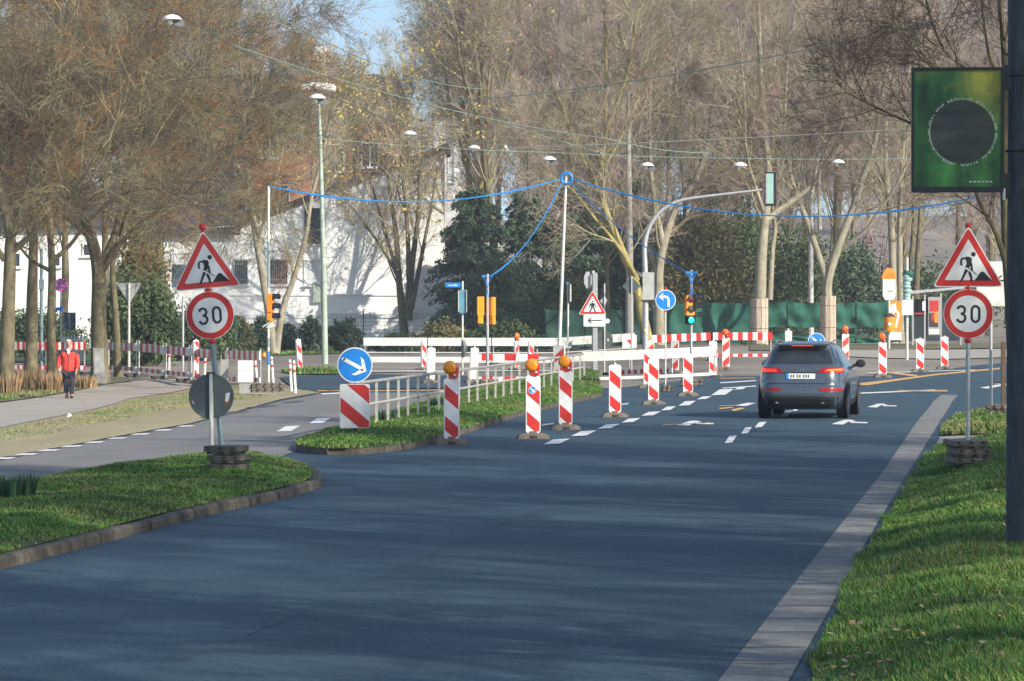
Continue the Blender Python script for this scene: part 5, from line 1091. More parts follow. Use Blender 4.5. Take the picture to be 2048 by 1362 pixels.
for i, (px, wd, tp, m, lb) in enumerate(((475, 60, 628, 'ever_olive', 'yellowish shrub below the barred window of the white house'), (525, 62, 640, 'conif', 'dark low shrub left of the grey signal pole foot'), (575, 56, 650, 'ever', 'dark low shrub right of the grey signal pole foot'), (622, 66, 640, 'conif', 'spiky dark shrub left of the lamp mast'), (690, 72, 638, 'conif', 'spiky dark shrub right of the lamp mast'), (880, 110, 640, 'ever_olive', 'yellow green shrub at the foot of the fan shaped tree'), (790, 90, 672, 'ever', 'low green shrub under the fan shaped tree'), (1010, 130, 640, 'ever', 'low dark shrub behind the orange signal backs'))):
    shrub(lb, px, 168 + (i % 3), wd, tp, 3600, m, .10, 40 + i, 'evergreen_shrub', 'shrubs in front of the white house', nb=3, depth=.8)
# yellowish spring tree in front of the brick house
midtree('yellow green budding tree left of the fan shaped tree, before the brick house', 720, 204, 55, [([(720, 690), (716, 520), (712, 380), (705, 260), (700, 150)], 8, 2, 24), ([(714, 420), (760, 330, .5), (800, 250, .8), (830, 170, 1)], 4, 1, 16), ([(714, 440), (665, 340, .5), (640, 260, .8), (625, 180, 1)], 4, 1, 16)], 'bark', 'twig_olive', up, None, 6500, kidk=.7)
# tufts
def tuft(label, b, n, h, sp, m, w_=.006, cat='plant', name='daffodil_tuft', flowers=0, seed=0):
    s = thing(name, label, cat, b); g = np.random.default_rng(seed); a = g.uniform(0, 6.283, n); r = sp * np.sqrt(g.uniform(0, 1, n)); p = np.stack([r * np.cos(a), r * np.sin(a), 0 * a], -1); hh = h * g.uniform(.5, 1.1, n)
    t = p + np.stack([np.cos(a) * hh * .25 * g.uniform(.2, 1.3, n), np.sin(a) * hh * .25, hh], -1); q = g.uniform(0, 3.14, n); sd_ = np.stack([np.cos(q), np.sin(q), 0 * q], -1) * w_; mid = (p + t) / 2 + np.array([0, 0, .08 * h])
    V = np.stack([p - sd_, p + sd_, mid + sd_, mid - sd_, t], 1).reshape(-1, 3); k = np.arange(n)[:, None] * 5
    mesh_np('leaves', V, np.concatenate([k + np.array([[0, 1, 2]]), k + np.array([[0, 2, 3]]), k + np.array([[3, 2, 4]])], 1).reshape(-1, 3), m, None, s)
    for i in range(flowers): MB().lathe([(.01, 0), (.035, .02), (.03, .05)], 7).build('flower', 'dafflower', s, loc=(g.uniform(-sp, sp), g.uniform(-sp, sp), h * .95))
    return s
def isl(px, py):
    b = G(px, py, .13); return b
tuft('dark leafy tuft on the near island at the left edge', isl(28, 1006), 420, .30, .20, 'dafleaf', .010, seed=1)
tuft('small leafy tuft under the railing behind the striped board', isl(776, 846), 160, .26, .16, 'dafleaf', .009, seed=2)
tuft('small leafy tuft beside the nearest beacon under the railing', isl(876, 818), 160, .26, .16, 'dafleaf', .009, seed=3)
tuft('tuft of weeds at the far end of the median', isl(1180, 766), 160, .22, .25, 'ever', .010, name='weed_tuft', seed=4)
for i, (x, y, lb) in enumerate(((12, 786, 'dry brown grass tuft around the leftmost trunk'), (58, 776, 'dry brown grass tuft between the left trunks'), (100, 783, 'dry brown grass tuft at the foot of the slim trunk'), (165, 776, 'dry reddish weeds beside the litter bin'))):
    tuft(lb, G(x, y), 420, .62 if i < 3 else .4, .42, 'dry', .012, 'grass tuft', 'dry_grass_tuft', 0, 10 + i)
tuft('yellow flowers by the plank guard left of the car', on(1492, 162), 120, .5, .25, 'ever', .012, 'flowers', 'daffodil_tuft', 5, 20)
# ------------------------------------------------------------------ houses
def window(parent, x, z, w_, h, y=-.02, bars=0, m='glassdark', frame='frame_w', split=(1, 1)):
    mb = MB(); f = .07
    for cx, cz, ww, hh in ((0, h / 2 - f / 2, w_, f), (0, -h / 2 + f / 2, w_, f), (-w_ / 2 + f / 2, 0, f, h - 2 * f), (w_ / 2 - f / 2, 0, f, h - 2 * f)): mb.box((cx, -.02, cz), (ww, .07, hh))
    for i in range(1, split[0]): mb.box((-w_ / 2 + w_ * i / split[0], -.015, 0), (.06, .05, h - 2 * f))
    for i in range(1, split[1]): mb.box((0, -.012, -h / 2 + h * i / split[1]), (w_ - 2 * f, .045, .06))
    o = mb.build('window', frame, parent, loc=(x, y, z)); MB().box((0, .02, 0), (w_ - .1, .03, h - .1)).build('pane', m, o); MB().box((0, -.06, -h / 2 - .04), (w_ + .16, .16, .07)).build('sill', 'frame_w', o)
    if bars:
        g = MB()
        for i in range(bars): g.box((-w_ / 2 + w_ * (i + .5) / bars, -.10, 0), (.025, .025, h))
        g.box((0, -.10, h * .3), (w_, .02, .03)); g.box((0, -.10, -h * .3), (w_, .02, .03)); g.build('grille', 'grille', o)
    return o
Y0 = 191.; k0 = F / Y0; bx = on(600, Y0); X = lambda px: (px - 600) / k0; Z = lambda py: H - (py - HY) / k0 - bx.z
s = thing('white_house', 'white plastered house with a sloping dark roof edge and barred windows', 'house', bx)
prof = [(X(322), 0), (X(1062), 0), (X(1062), Z(480)), (X(888), Z(480)), (X(888), Z(300)), (X(480), Z(450)), (X(322), Z(460))]
mb = MB(); mb.prism(prof, 0, 9.); wall = mb.build('wall', 'plaster', s)
mb = MB(); e = .32
for (xa, za), (xb, zb) in (((X(470), Z(456)), (X(896), Z(297))),): mb.prism([(xa, za - .02), (xb, zb - .02), (xb, zb + e), (xa, za + e)], -.35, 9.4, 0)
mb.prism([(X(889), Z(480)), (X(1070), Z(480)), (X(1070), Z(480) + .2), (X(889), Z(480) + .2)], -.2, 9.2, 0)
mb.build('roof', 'rooftrim', s)
mb = MB(); mb.add([(X(240), -.5, Z(464)), (X(482), -.5, Z(464)), (X(482), 6.5, Z(330)), (X(240), 6.5, Z(330))], [(0, 1, 2, 3)]); mb.add([(X(240), -.5, Z(464) - .18), (X(482), -.5, Z(464) - .18), (X(482), -.5, Z(464) + .002), (X(240), -.5, Z(464) + .002)], [(0, 1, 2, 3)], 0); mb.build('low_roof', 'rooftile', s)
MB().box((X(281), .55 + 3, Z(464) / 2), (X(322) - X(240) - .02, 6, Z(464))).build('side_wall', 'plaster', s)
window(s, X(558), Z(544), 38 / k0, 52 / k0, bars=9); window(s, X(482), Z(544), 30 / k0, 52 / k0, bars=7); window(s, X(628), Z(452), 38 / k0, 72 / k0, split=(1, 2), frame='rooftrim'); window(s, X(628), Z(545), 40 / k0, 52 / k0, m='shutter')
window(s, X(372), Z(520), 60 / k0, 30 / k0, m='shutter')
MB().box((X(600), -.03, Z(633)), (X(1000) - X(330), .06, .22)).build('plinth_band', 'shutter', s); MB().box((X(660), -.04, Z(590)), (X(860) - X(460), .05, .10)).build('ledge', 'frame_w', s)
MB().box((X(634), -.12, Z(585)), (.42, .2, 1.15)).build('meter_box', 'mastgreen', s)
MB().prism([(X(950), Z(612)), (X(1062), Z(604)), (X(1062), Z(610)), (X(950), Z(619))], -1.6, -.02).build('canopy', 'rooftrim', s); MB().lathe([(.05, -.1), (.14, -.05), (.16, .05), (.08, .14)], 10).build('wall_lamp', 'globe', s, loc=(X(827), -.15, Z(624)))
b = on(90, 178); k = F / 178; s = thing('white_house', 'white rendered house behind the left trunks with small dark windows', 'house', b); Z1 = lambda py: H - (py - HY) / k - b.z
mb = MB(); mb.box((-.3, 4, Z1(455) / 2), (310 / k, 8, Z1(455))); mb.build('wall', 'plaster', s); MB().prism([(-165 / k, Z1(455)), (158 / k, Z1(455)), (140 / k, Z1(372)), (-150 / k, Z1(372))], -.5, 8.6).build('roof', 'rooftile', s)
window(s, 22 / k, Z1(520), 20 / k, 28 / k); window(s, -60 / k, Z1(520), 24 / k, 30 / k); window(s, 84 / k, Z1(500), 18 / k, 26 / k)
b = on(610, 226); k = F / 226; s = thing('brick_house', 'orange brick house with white framed windows rising behind the white house', 'house', b); Z2 = lambda py: H - (py - HY) / k - b.z
MB().box((0, 4.5, Z2(232) / 2), (400 / k, 9, Z2(232))).build('wall', 'brick', s); MB().prism([(-215 / k, Z2(232)), (215 / k, Z2(232)), (185 / k, Z2(150)), (-185 / k, Z2(150))], -.6, 9.6).build('roof', 'rooftile', s)
for x, y, ww, hh in ((-138, 292, 44, 56), (60, 316, 38, 56), (-70, 292, 34, 50), (130, 310, 36, 50), (-138, 400, 42, 52), (-50, 395, 40, 52), (-180, 300, 30, 46)): window(s, x / k, Z2(y), ww / k, hh / k, split=(2, 1))
MB().box((25 / k, 3, Z2(135)), (.9, .9, 3.2)).build('chimney', 'frame_w', s)
b = on(900, 224); k = F / 224; s = thing('white_house', 'narrow white building glimpsed between the tall slender trees', 'house', b); Z3 = lambda py: H - (py - HY) / k - b.z
MB().box((0, 4, Z3(232) / 2), (64 / k, 8, Z3(232))).build('wall', 'plaster', s); MB().prism([(-36 / k, Z3(232)), (36 / k, Z3(232)), (36 / k, Z3(226)), (-36 / k, Z3(226))], -.4, 8.4).build('roof', 'rooftile', s); window(s, 2 / k, Z3(310), 14 / k, 110 / k, m='shutter', split=(1, 3))
b = on(1105, 300); k = F / 300; s = thing('red_roofed_house', 'red roofed house faintly seen through the twigs of the wood', 'house', b); Z4 = lambda py: H - (py - HY) / k - b.z
MB().box((0, 5, Z4(225) / 2), (150 / k, 10, Z4(225))).build('wall', 'plaster', s); MB().prism([(-84 / k, Z4(226)), (84 / k, Z4(226)), (60 / k, Z4(152)), (-60 / k, Z4(152))], -.6, 10.6).build('roof', 'redroof', s); window(s, -30 / k, Z4(250), 26 / k, 30 / k); window(s, 34 / k, Z4(250), 26 / k, 30 / k); MB().box((30 / k, 3, Z4(140)), (.8, .8, 2)).build('chimney', 'brick', s)

# ------------------------------------------------------------------ green fences, plank guards
def netfence(label, x0, x1, Y, top, holes, seed, m='net'):
    b = on((x0 + x1) / 2, Y); k = F / Y; s = thing('screen_fence', label, 'fence', b, 0, 'green fences in front of the evergreens'); g = random.Random(seed); w_ = (x1 - x0) / k; h = H - (top - HY) / k - b.z
    n = max(2, round(w_ / 2.4)); 
    for i in range(n + 1): MB().box((-w_ / 2 + w_ * i / n, .05, h / 2 + .03), (.06, .05, h + .06)).build('post', 'fencegreen', s)
    mb = MB()
    for i in range(int(h / .2) + 1): mb.box((0, .03, .05 + i * .2), (w_, .01, .016))
    for i in range(int(w_ / .16)): mb.box((-w_ / 2 + (i + .5) * .16, .025, h / 2), (.009, .009, h))
    mb.build('wire_mesh', 'fencegreen', s)
    for i in range(n):                                        # a sheet of netting per bay, sagging and torn
        xa, xb = -w_ / 2 + w_ * i / n + .04, -w_ / 2 + w_ * (i + 1) / n - .04; bands = [(0.02, h - .02)] if not holes or g.random() < .15 else [(.0, g.uniform(.35, .6)), (g.uniform(.85, 1.15), h - .01)]
        for z0, z1 in bands:
            nx_, nz = 14, 7; V = []; dz0, dz1 = g.uniform(-.18, .18), g.uniform(-.12, .12); ph = g.uniform(0, 6)
            for a in range(nx_ + 1):
                for c in range(nz + 1):
                    u, v = a / nx_, c / nz; lo = z0 + dz0 * u - .10 * math.sin(u * 3.14); hi = z1 - .07 * math.sin(u * 3.14) + dz1 * (u - .5) * .5
                    V.append((xa + (xb - xa) * u, -.08 + .07 * math.sin(9 * v + 3 * u + ph) + .05 * math.sin(11 * u + ph + 4 * v) + .03 * g.uniform(-1, 1), max(.02, lo + (hi - lo) * v)))
            MB().add(V, [(a * (nz + 1) + c, (a + 1) * (nz + 1) + c, (a + 1) * (nz + 1) + c + 1, a * (nz + 1) + c + 1) for a in range(nx_) for c in range(nz)]).build('netting', m, s, True)
netfence('green netted fence between the blue left arrow sign and the first plank guard', 1330, 1500, 170, 604, True, 1)
netfence('green netted fence between the two plank guarded trees', 1504, 1645, 170, 603, True, 2)
netfence('green netted fence between the second plank guard and the bus stop sign', 1648, 1775, 170, 603, True, 3)
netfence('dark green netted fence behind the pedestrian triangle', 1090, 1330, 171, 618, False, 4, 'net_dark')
b = on(880, 176); s = thing('mesh_fence', 'thin green mesh fence in front of the white house and shrubs', 'fence', b, 0, 'green fences in front of the evergreens'); k = F / 176; w_ = 460 / k
for i in range(7): MB().box((-w_ / 2 + w_ * i / 6, 0, 1.05), (.07, .06, 2.1)).build('post', 'fencegreen', s)
mb = MB()
for i in range(10): mb.box((0, 0, .12 + i * .2), (w_, .012, .018))
for i in range(int(w_ / .25)): mb.box((-w_ / 2 + (i + .5) * .25, .008, 1.02), (.010, .010, 2.0))
mb.build('wire_mesh', 'fencegreen', s)
b = on(390, 150); s = thing('mesh_fence', 'green fence posts and mesh before the left shrubs', 'fence', b, 0, 'green fences in front of the evergreens'); k = F / 150; w_ = 330 / k
for i in range(5): MB().box((-w_ / 2 + w_ * i / 4, 0, .95), (.06, .05, 1.9)).build('post', 'fencegreen', s)
mb = MB()
for i in range(8): mb.box((0, 0, .15 + i * .22), (w_, .012, .016))
mb.build('wire_mesh', 'fencegreen', s)
def guard(label, px, Y, wpx, top, seed):
    b = on(px, Y); k = F / Y; s = thing('plank_guard', label, 'plank guard', b, 0, 'wooden plank guards round tree trunks'); r = wpx / k / 2; h = H - (top - HY) / k - b.z; g = random.Random(seed); n = 11
    for i in range(n):
        a = 2 * math.pi * i / n; MB().box((0, 0, 0), (2 * r * math.sin(math.pi / n) * .96, .03, h * g.uniform(.97, 1.02)), 0).build('plank', 'wood', s, loc=(r * math.cos(a), r * math.sin(a), h / 2)).rotation_euler = (0, 0, a + math.pi / 2)
    for z in (.35, .8): MB().tube([((r + .025) * math.cos(t * math.pi / 12), (r + .025) * math.sin(t * math.pi / 12), h * z) for t in range(25)], .012, 5).build('strap', 'rubber_dk', s)
guard('wooden plank guard round the pale trunk nearer the traffic signal', 1519, 165, 33, 597, 1); guard('wooden plank guard round the Y shaped tree right of the car roof', 1656, 165, 30, 592, 2)

# ------------------------------------------------------------------ masts, wires, hanging lamps
b = on(650, 131); k = F / 131; s = thing('lamp_mast', 'tall pale green street lamp mast in front of the white house', 'street lamp', b); zz = lambda py: H - (py - HY) / k - b.z
MB().tube([(0, 0, 0), (-2 / k, 0, zz(560)), (-9 / k, 0, zz(300)), (-13 / k, 0, zz(178))], [.125, .11, .075, .05], 12).build('mast', 'mastgreen', s, True)
for sx in (-1, 1):
    mb = MB(); x = (-14 + sx * 15) / k; mb.lathe([(.02, -.34), (.10, -.30), (.12, 0), (.10, .30), (.02, .34)], 10, (0, 0, 0), 'X'); o = mb.build('luminaire', 'lampwhite', s, True, loc=(x, -.1 * sx, zz(174 + sx * 1))); o.rotation_euler = (0, R(6 * sx), 0); o.scale = (1.25, 1.5, 1.5); MB().box((0, 0, -.1), (.5, .16, .06)).build('underside', 'lampdark', o)
b = on(1259, 160); k = F / 160; s = thing('concrete_pole', 'tall pale concrete pole behind the diamond sign back', 'pole', b); zz = lambda py: H - (py - HY) / k - b.z; MB().tube([(0, 0, 0), (0, 0, zz(500)), (-3 / k, 0, zz(185))], [.20, .17, .09], 12).build('shaft', 'concrete', s, True); MB().lathe([(.10, 0), (.11, .06), (.05, .12)], 10).build('cap', 'concrete', s, loc=(-3 / k, 0, zz(186)))
HL = 'white lamps hung from wires over the road'
def hanglamp(label, px, py, Y, wpx, yaw, flap=True):
    k = F / Y; q = wpx / k / .62; p = A(px, py, Y); s = thing('hanging_lamp', label, 'street lamp', p, R(yaw), HL); s.scale = (q,) * 3
    mb = MB(); mb.lathe([(.30, -.02), (.29, .03), (.20, .10), (.08, .14), (.03, .15)], 20); o = mb.build('shade', 'lampwhite', s, True)
    MB().lathe([(.035, -.02), (.075, -.06), (.085, -.12), (.05, -.17), (.015, -.19)], 14, (-.06, -.05, 0)).build('globe', 'globe', s, True)
    if flap: mb = MB(); mb.prism([(.0, -.02), (.34, -.04), (.40, -.16), (.30, -.25), (.10, -.21)], -.02, .16); mb.build('unlit_underside', 'lampdark', s, bevel=.01)  # dark-coloured flap stands in for the unlit underside of the lamp
    MB().tube([(0, 0, .14), (0, 0, .30)], .02, 6).build('hanger', 'rubber_dk', s)
    return p + Vector((0, 0, .30 * q))
hp = [hanglamp('largest hanging lamp, at the top left among the brown crowns', 344, 38, 73, 40, 10), hanglamp('hanging lamp in front of the head of the tall lamp mast', 634, 196, 99, 36, 10), hanglamp('hanging lamp above the fan shaped tree', 819, 268, 119, 28, 8, False), hanglamp('hanging lamp left of the start of the pale wire', 948, 296, 130, 26, 5, False), hanglamp('hanging lamp just above the blue cable coil', 1098, 319, 139, 30, 0), hanglamp('hanging lamp left of the signal mast arm', 1294, 331, 142, 28, 0), hanglamp('hanging lamp right of the mossy tree, bright in the sun', 1480, 331, 144, 30, 0, False), hanglamp('hanging lamp between the two plank guarded trees', 1676, 325, 146, 27, 0, False)]
OW = 'overhead wires across the junction'
def wire(label, p, q, sag, r, m): return cable('overhead_wire', label, p, q, sag, r, m, 20, 'wire', OW)
wire('dark lamp wire rising from the top left lamp out of the frame', A(250, -110, 60), hp[0], .05, .013, 'wire_dk'); wire('dark lamp wire between the top left lamp and the mast head lamp', hp[0], hp[1], .08, .013, 'wire_dk'); wire('dark lamp wire from the mast head lamp to the next hanging lamp', hp[1], hp[2], .06, .013, 'wire_dk'); wire('thin lamp wire from the lamp above the fan shaped tree to the pale wire', hp[2], A(1012, 294, 134), .08, .011, 'wire_dk')
wire('verdigris wire from the top left down across to the conifers', A(470, 92, 92), A(1210, 276, 138), .35, .014, 'wire'); wire('verdigris wire from the conifers on towards the signal arm', A(1210, 276, 138), A(1420, 306, 142), .15, .016, 'wire'); wire('upper verdigris wire descending from the top left to the middle', A(500, 0, 84), A(966, 178, 130), .5, .014, 'wire'); wire('upper verdigris wire rising from the middle to the top right', A(880, 205, 128), A(1960, 20, 96), .4, .017, 'wire')
wire('pale thick wire running right from the middle to the poster', A(1010, 297, 134), A(1850, 256, 118), .05, .022, 'wire_pale'); wire('cross wire carrying the row of small lamps on the left', A(560, 268, 125), hp[4], .12, .012, 'wire'); wire('cross wire carrying the row of small lamps in the middle', hp[4], hp[6], .05, .012, 'wire'); wire('cross wire carrying the row of small lamps on the right', hp[6], A(1860, 316, 148), .05, .012, 'wire'); wire('faint verdigris wire falling behind the blue coil', A(1010, 246, 130), A(1280, 322, 143), .1, .012, 'wire')
s = thing('wire_clamp', 'small pale clamp at the end of the pale thick wire', 'clamp', A(1012, 295, 134)); MB().prism([(-.09, .02), (-.03, .11), (.04, .07), (.10, -.12), (.03, -.10)], -.03, .03).build('body', 'lampwhite', s)

# ------------------------------------------------------------------ bus stop
b = on(1778, 142); k = F / 142; s = thing('bus_stop_sign', 'bus stop flag with an orange round cap over a white plate and orange bin', 'bus stop', b); zz = lambda py: H - (py - HY) / k - b.z
post(s, zz(600), .05, 'steel_pale', n=10)
mb = MB(); q = 14 / k; mb.prism(arc(0, zz(558), q, 22 / k, 0, 180, 18), -.07, .07, 0); mb.build('cap', 'orange', s)
mb = MB(); mb.prism([(-12.5 / k, zz(558)), (-12.5 / k, zz(592)), (-8 / k, zz(600)), (8 / k, zz(600)), (12.5 / k, zz(592)), (12.5 / k, zz(558))], -.06, .06, 0); mb.prism([(-4 / k, zz(584)), (8 / k, zz(584)), (8 / k, zz(581)), (-4 / k, zz(581))], -.063, -.06, 1); mb.build('plate', ['white', mat('line_green', (.10, .45, .08), .5)], s)
mb = MB(); 
for y_ in (548, 552, 555): mb.box((0, -.072, zz(y_)), (20 / k, .004, .018))
mb.build('lettering', 'redbody', s)
mb = MB(); mb.tube([(0, 0, 0), (0, 0, 28 / k)], [11 / k, 12.5 / k], 14); o = mb.build('waste_bin', 'orange', s, True, loc=(0, -.18, zz(662))); MB().lathe([(12.6 / k, 28 / k), (9 / k, 33 / k), (3 / k, 36 / k)], 14).build('bin_lid', 'rubber_dk', o); mb = MB(); mb.prism(disc(3.5 / k, 12), -13 / k, -12.4 / k); mb.build('badge', 'white', o, loc=(-1 / k, 0, 14 / k))
b = on(1814, 122); k = F / 122; s = thing('timetable_post', 'white post with rolled mesh and a blank timetable plate', 'post', b); zz = lambda py: H - (py - HY) / k - b.z
post(s, zz(515), .055, 'steel_pale', n=10); mb = MB(); g = random.Random(4)
for i in range(7): mb.lathe([(.14 + g.uniform(-.02, .03), -.07), (.17 + g.uniform(-.02, .03), 0), (.13, .07)], 9, (g.uniform(-.03, .03), 0, zz(598) + i * .145))
mb.build('mesh_roll', 'mint', s, True); MB().lathe([(.16, -.12), (.22, 0), (.15, .12)], 9).build('net_bundle', 'net', s, loc=(.04, .03, zz(548))); mb = MB(); mb.prism(rrect(21 / k, 30 / k, .02), -.10, -.07); mb.build('timetable', 'white', s, loc=(.0, -.08, zz(615)))
b = on(1860, 160); k = F / 160; s = thing('bus_shelter', 'dark glazed bus shelter with a light roof edge and lit poster', 'bus shelter', b); zz = lambda py: H - (py - HY) / k - b.z
mb = MB(); mb.prism([(-42 / k, zz(588)), (70 / k, zz(577)), (70 / k, zz(573)), (-42 / k, zz(582))], -.5, 1.3); mb.build('roof', 'steel', s)
for px in (-36, -12, 20, 60): MB().box((px / k, -.3, zz(582) / 2), (.09, .09, zz(582))).build('post', 'metalgrey', s)
MB().box((14 / k, 1.1, zz(640)), (100 / k, .03, 84 / k)).build('back_glass', 'glassdark', s); MB().box((-36 / k, .4, zz(638)), (.03, 1.3, 84 / k)).build('side_glass', 'glassdark', s)
mb = MB(); mb.box((0, 0, 0), (23 / k, .10, 76 / k), 0); mb.box((0, -.055, 20 / k), (18 / k, .012, 22 / k), 1); mb.box((-1 / k, -.055, -8 / k), (18 / k, .012, 28 / k), 2); mb.box((4 / k, -.064, -2 / k), (7 / k, .01, 22 / k), 3); mb.box((-3 / k, -.064, -2 / k), (5 / k, .01, 14 / k), 1); mb.box((0, -.055, -31 / k), (20 / k, .012, 9 / k), 4); mb.build('poster_case', ['metalgrey', 'redbody', 'rubber_dk', 'orange', 'white'], s, loc=(6 / k, -.36, zz(632))); MB().box((-14 / k, -.34, zz(612)), (6 / k, .03, 18 / k)).build('notice', 'white', s); MB().box((-20 / k, -.3, zz(627)), (24 / k, .03, 3 / k)).build('red_strip', 'redbody', s); MB().box((-26 / k, 0, zz(680)), (30 / k, .4, .12)).build('bench', 'metalgrey', s)
b = on(1789, 150); k = F / 150; s = thing('advert_board', 'orange advertising board with a white foot behind the bus stop sign', 'board', b); zz = lambda py: H - (py - HY) / k - b.z; mb = MB(); mb.box((0, 0, zz(640)), (26 / k, .16, 76 / k), 0); mb.box((0, -.085, zz(672)), (27 / k, .02, 16 / k), 1); mb.prism([(-8 / k, zz(610)), (2 / k, zz(606)), (4 / k, zz(622)), (-4 / k, zz(630)), (-9 / k, zz(622))], -.086, -.08, 1); stroke(mb, [(-6 / k, zz(640)), (2 / k, zz(656)), (8 / k, zz(628)), (4 / k, zz(622))], .10, -.088, -.08, 1); mb.build('panel', ['orange', 'white'], s); MB().box((0, .02, zz(680) - .02), (24 / k, .2, .14)).build('foot', 'rubber_dk', s)

# ------------------------------------------------------------------ big pole with the poster
pr = G(2052, 1092, .22); s = thing('wooden_pole', 'big dark weathered pole standing on the grass at the right edge', 'pole', pr); k = F / pr.y; g = random.Random(3)
mb = MB(); n = 20; prof = []; r = 39 / k
V = []; zs = [-.1, .05, .4, 1., 1.6, 2.2, 2.8, 3.4, 4., 5., 7.]
for z in zs:
    for a in range(n): rr = r * (1 + .02 * math.sin(a * 5.1 + z) + .012 * g.uniform(-1, 1)) * (1.03 if z < .1 else 1 - .012 * z); V.append((rr * math.cos(2 * math.pi * a / n), rr * math.sin(2 * math.pi * a / n), z))
mb.add(V, [(i * n + a, i * n + (a + 1) % n, (i + 1) * n + (a + 1) % n, (i + 1) * n + a) for i in range(len(zs) - 1) for a in range(n)] + [tuple((len(zs) - 1) * n + a for a in range(n))]); mb.build('shaft', 'polewood', s, True)
for py in (302, 152): MB().tube([((r + .004) * math.cos(t * math.pi / 12), (r + .004) * math.sin(t * math.pi / 12), H - (py - HY) / k - pr.z) for t in range(25)], .008, 5).build('strap', 'rubber_dk', s)
Yp = pr.y - .05; k = F / Yp; P0 = A(1915, 260, Yp); s = thing('poster_frame', 'framed green poster with a dark disc fixed to the big pole', 'poster', P0, R(-3)); w_, h = 184 / k, 250 / k
gm = mat('poster_green', (.012, .085, .022), .35, var=.5, scale=2.6, col2=(.07, .30, .06), stretch=(1.6, 1, .9)); tg = gm.node_tree; bsd = tg.nodes['Principled BSDF']; old = bsd.inputs['Base Color'].links[0].from_socket
tcx = tg.nodes.new('ShaderNodeTexCoord'); sep = tg.nodes.new('ShaderNodeSeparateXYZ'); tg.links.new(tcx.outputs['Object'], sep.inputs[0]); nz = tg.nodes.new('ShaderNodeTexNoise'); nz.inputs['Scale'].default_value = 3.2; tg.links.new(tcx.outputs['Object'], nz.inputs[0])
def mth(op, a, b_=None, v=None):
    q = tg.nodes.new('ShaderNodeMath'); q.operation = op; tg.links.new(a, q.inputs[0])
    if b_ is not None: tg.links.new(b_, q.inputs[1])
    if v is not None: q.inputs[1].default_value = v
    return q.outputs[0]
sm = mth('ADD', mth('ADD', mth('MULTIPLY', sep.outputs[0], v=.7), sep.outputs[2]), mth('MULTIPLY', nz.outputs['Fac'], v=.9)); rp = tg.nodes.new('ShaderNodeValToRGB'); rp.color_ramp.elements[0].position = .72; rp.color_ramp.elements[1].position = 1.02; tg.links.new(sm, rp.inputs[0])
mxx = tg.nodes.new('ShaderNodeMix'); mxx.data_type = 'RGBA'; tg.links.new(rp.outputs[0], mxx.inputs[0]); tg.links.new(old, mxx.inputs[6]); mxx.inputs[7].default_value = (.42, .40, .05, 1); tg.links.new(mxx.outputs[2], bsd.inputs['Base Color'])
speckle(gm, 7, .75, (.40, .58), (.28, .34, .28), rot=(0, (1, 1, .22)))
f = .022; mb = MB()
for cx, cz, ww, hh in ((0, h / 2 - f / 2, w_, f), (0, -h / 2 + f, w_, 2 * f), (-w_ / 2 + f / 2, .5 * f, f, h - 3 * f), (w_ / 2 - f / 2, .5 * f, f, h - 3 * f)): mb.box((cx, 0, cz), (ww, .06, hh))
mb.build('frame', 'frame_bk', s); MB().box((0, .004, 0), (w_ - .02, .03, h - .02)).build('poster', gm, s)
mb = MB(); cx, cz, rd = 10 / k, -4 / k, 63 / k; mb.prism(disc(rd, 48, cx, cz), -.0135, -.011, 0)
g = random.Random(6); a = 0
while a < 356:
    st = g.uniform(1.2, 3.2)
    if g.random() < .8:
        r0, r1 = rd + .006, rd + .006 + g.uniform(.010, .022); mb.prism([(cx + rr * math.cos(R(t)), cz + rr * math.sin(R(t))) for rr, t in ((r0, a), (r1, a), (r1, a + st * .62), (r0, a + st * .62))], -.0135, -.011, 1)
    a += st + (.9 if g.random() < .85 else 2.5)
for i in range(6): mb.box((w_ * .14 + i * .032, -.0125, -h / 2 + .085), (.02, .003, .011), 1)
mb.build('disc_print', ['poster_dk', 'white_dirty'], s)
for pz in (105, -112): MB().box((w_ / 2 + .03, .02, pz / k), (.07, .05, .2)).build('bracket', 'frame_bk', s)
MB().tube([(w_ / 2 + .0, -.02, -h / 2 + .03), (w_ / 2 + .0, -.02, -h / 2 - .06)], .012, 6).build('lock', 'white', s)
# ------------------------------------------------------------------ car (built at the origin, rear at y=0, nose towards +y)
MT['carpaint'] = mat('car_paint', (.078, .102, .132), .24, .4, var=.06, scale=2); MT['carpaint'].node_tree.nodes['Principled BSDF'].inputs['Coat Weight'].default_value = .8; MT['carpaint'].node_tree.nodes['Principled BSDF'].inputs['Coat Roughness'].default_value = .08
MT['carglass'] = mat('car_glass', (.022, .027, .035), .05, var=.2, spec=.8)
MT['carblack'] = mat('car_black_plastic', (.012, .013, .015), .55, var=.2, scale=6)
MT['tyre'] = mat('tyre', (.014, .014, .015), .85, var=.2, scale=12)
MT['rim'] = mat('alloy_rim', (.42, .43, .44), .3, .8, var=.1)
MT['taillight'] = mat('tail_light_lit', (.55, .012, .008), .18, var=.15, scale=9, emit=(1., .035, .012), estr=1.0)
MT['taildark'] = mat('tail_light_dark', (.28, .008, .01), .2, var=.2, scale=9)
MT['tailamber'] = mat('tail_light_amber', (.7, .16, .02), .2, emit=(1, .22, .03), estr=1.1)
MT['plate'] = mat('number_plate', (.70, .71, .72), .4, var=.05)
MT['chrome'] = mat('chrome', (.7, .7, .7), .12, 1.)
MT['seatd'] = mat('car_seat', (.02, .02, .022), .8)
def lerp_tab(t, tab):
    for (a, b), (c, d) in zip(tab, tab[1:]):
        if t <= c: u = (t - a) / (c - a) if c > a else 0; u = max(0, min(1, u)); return b + (d - b) * u
    return tab[-1][1]
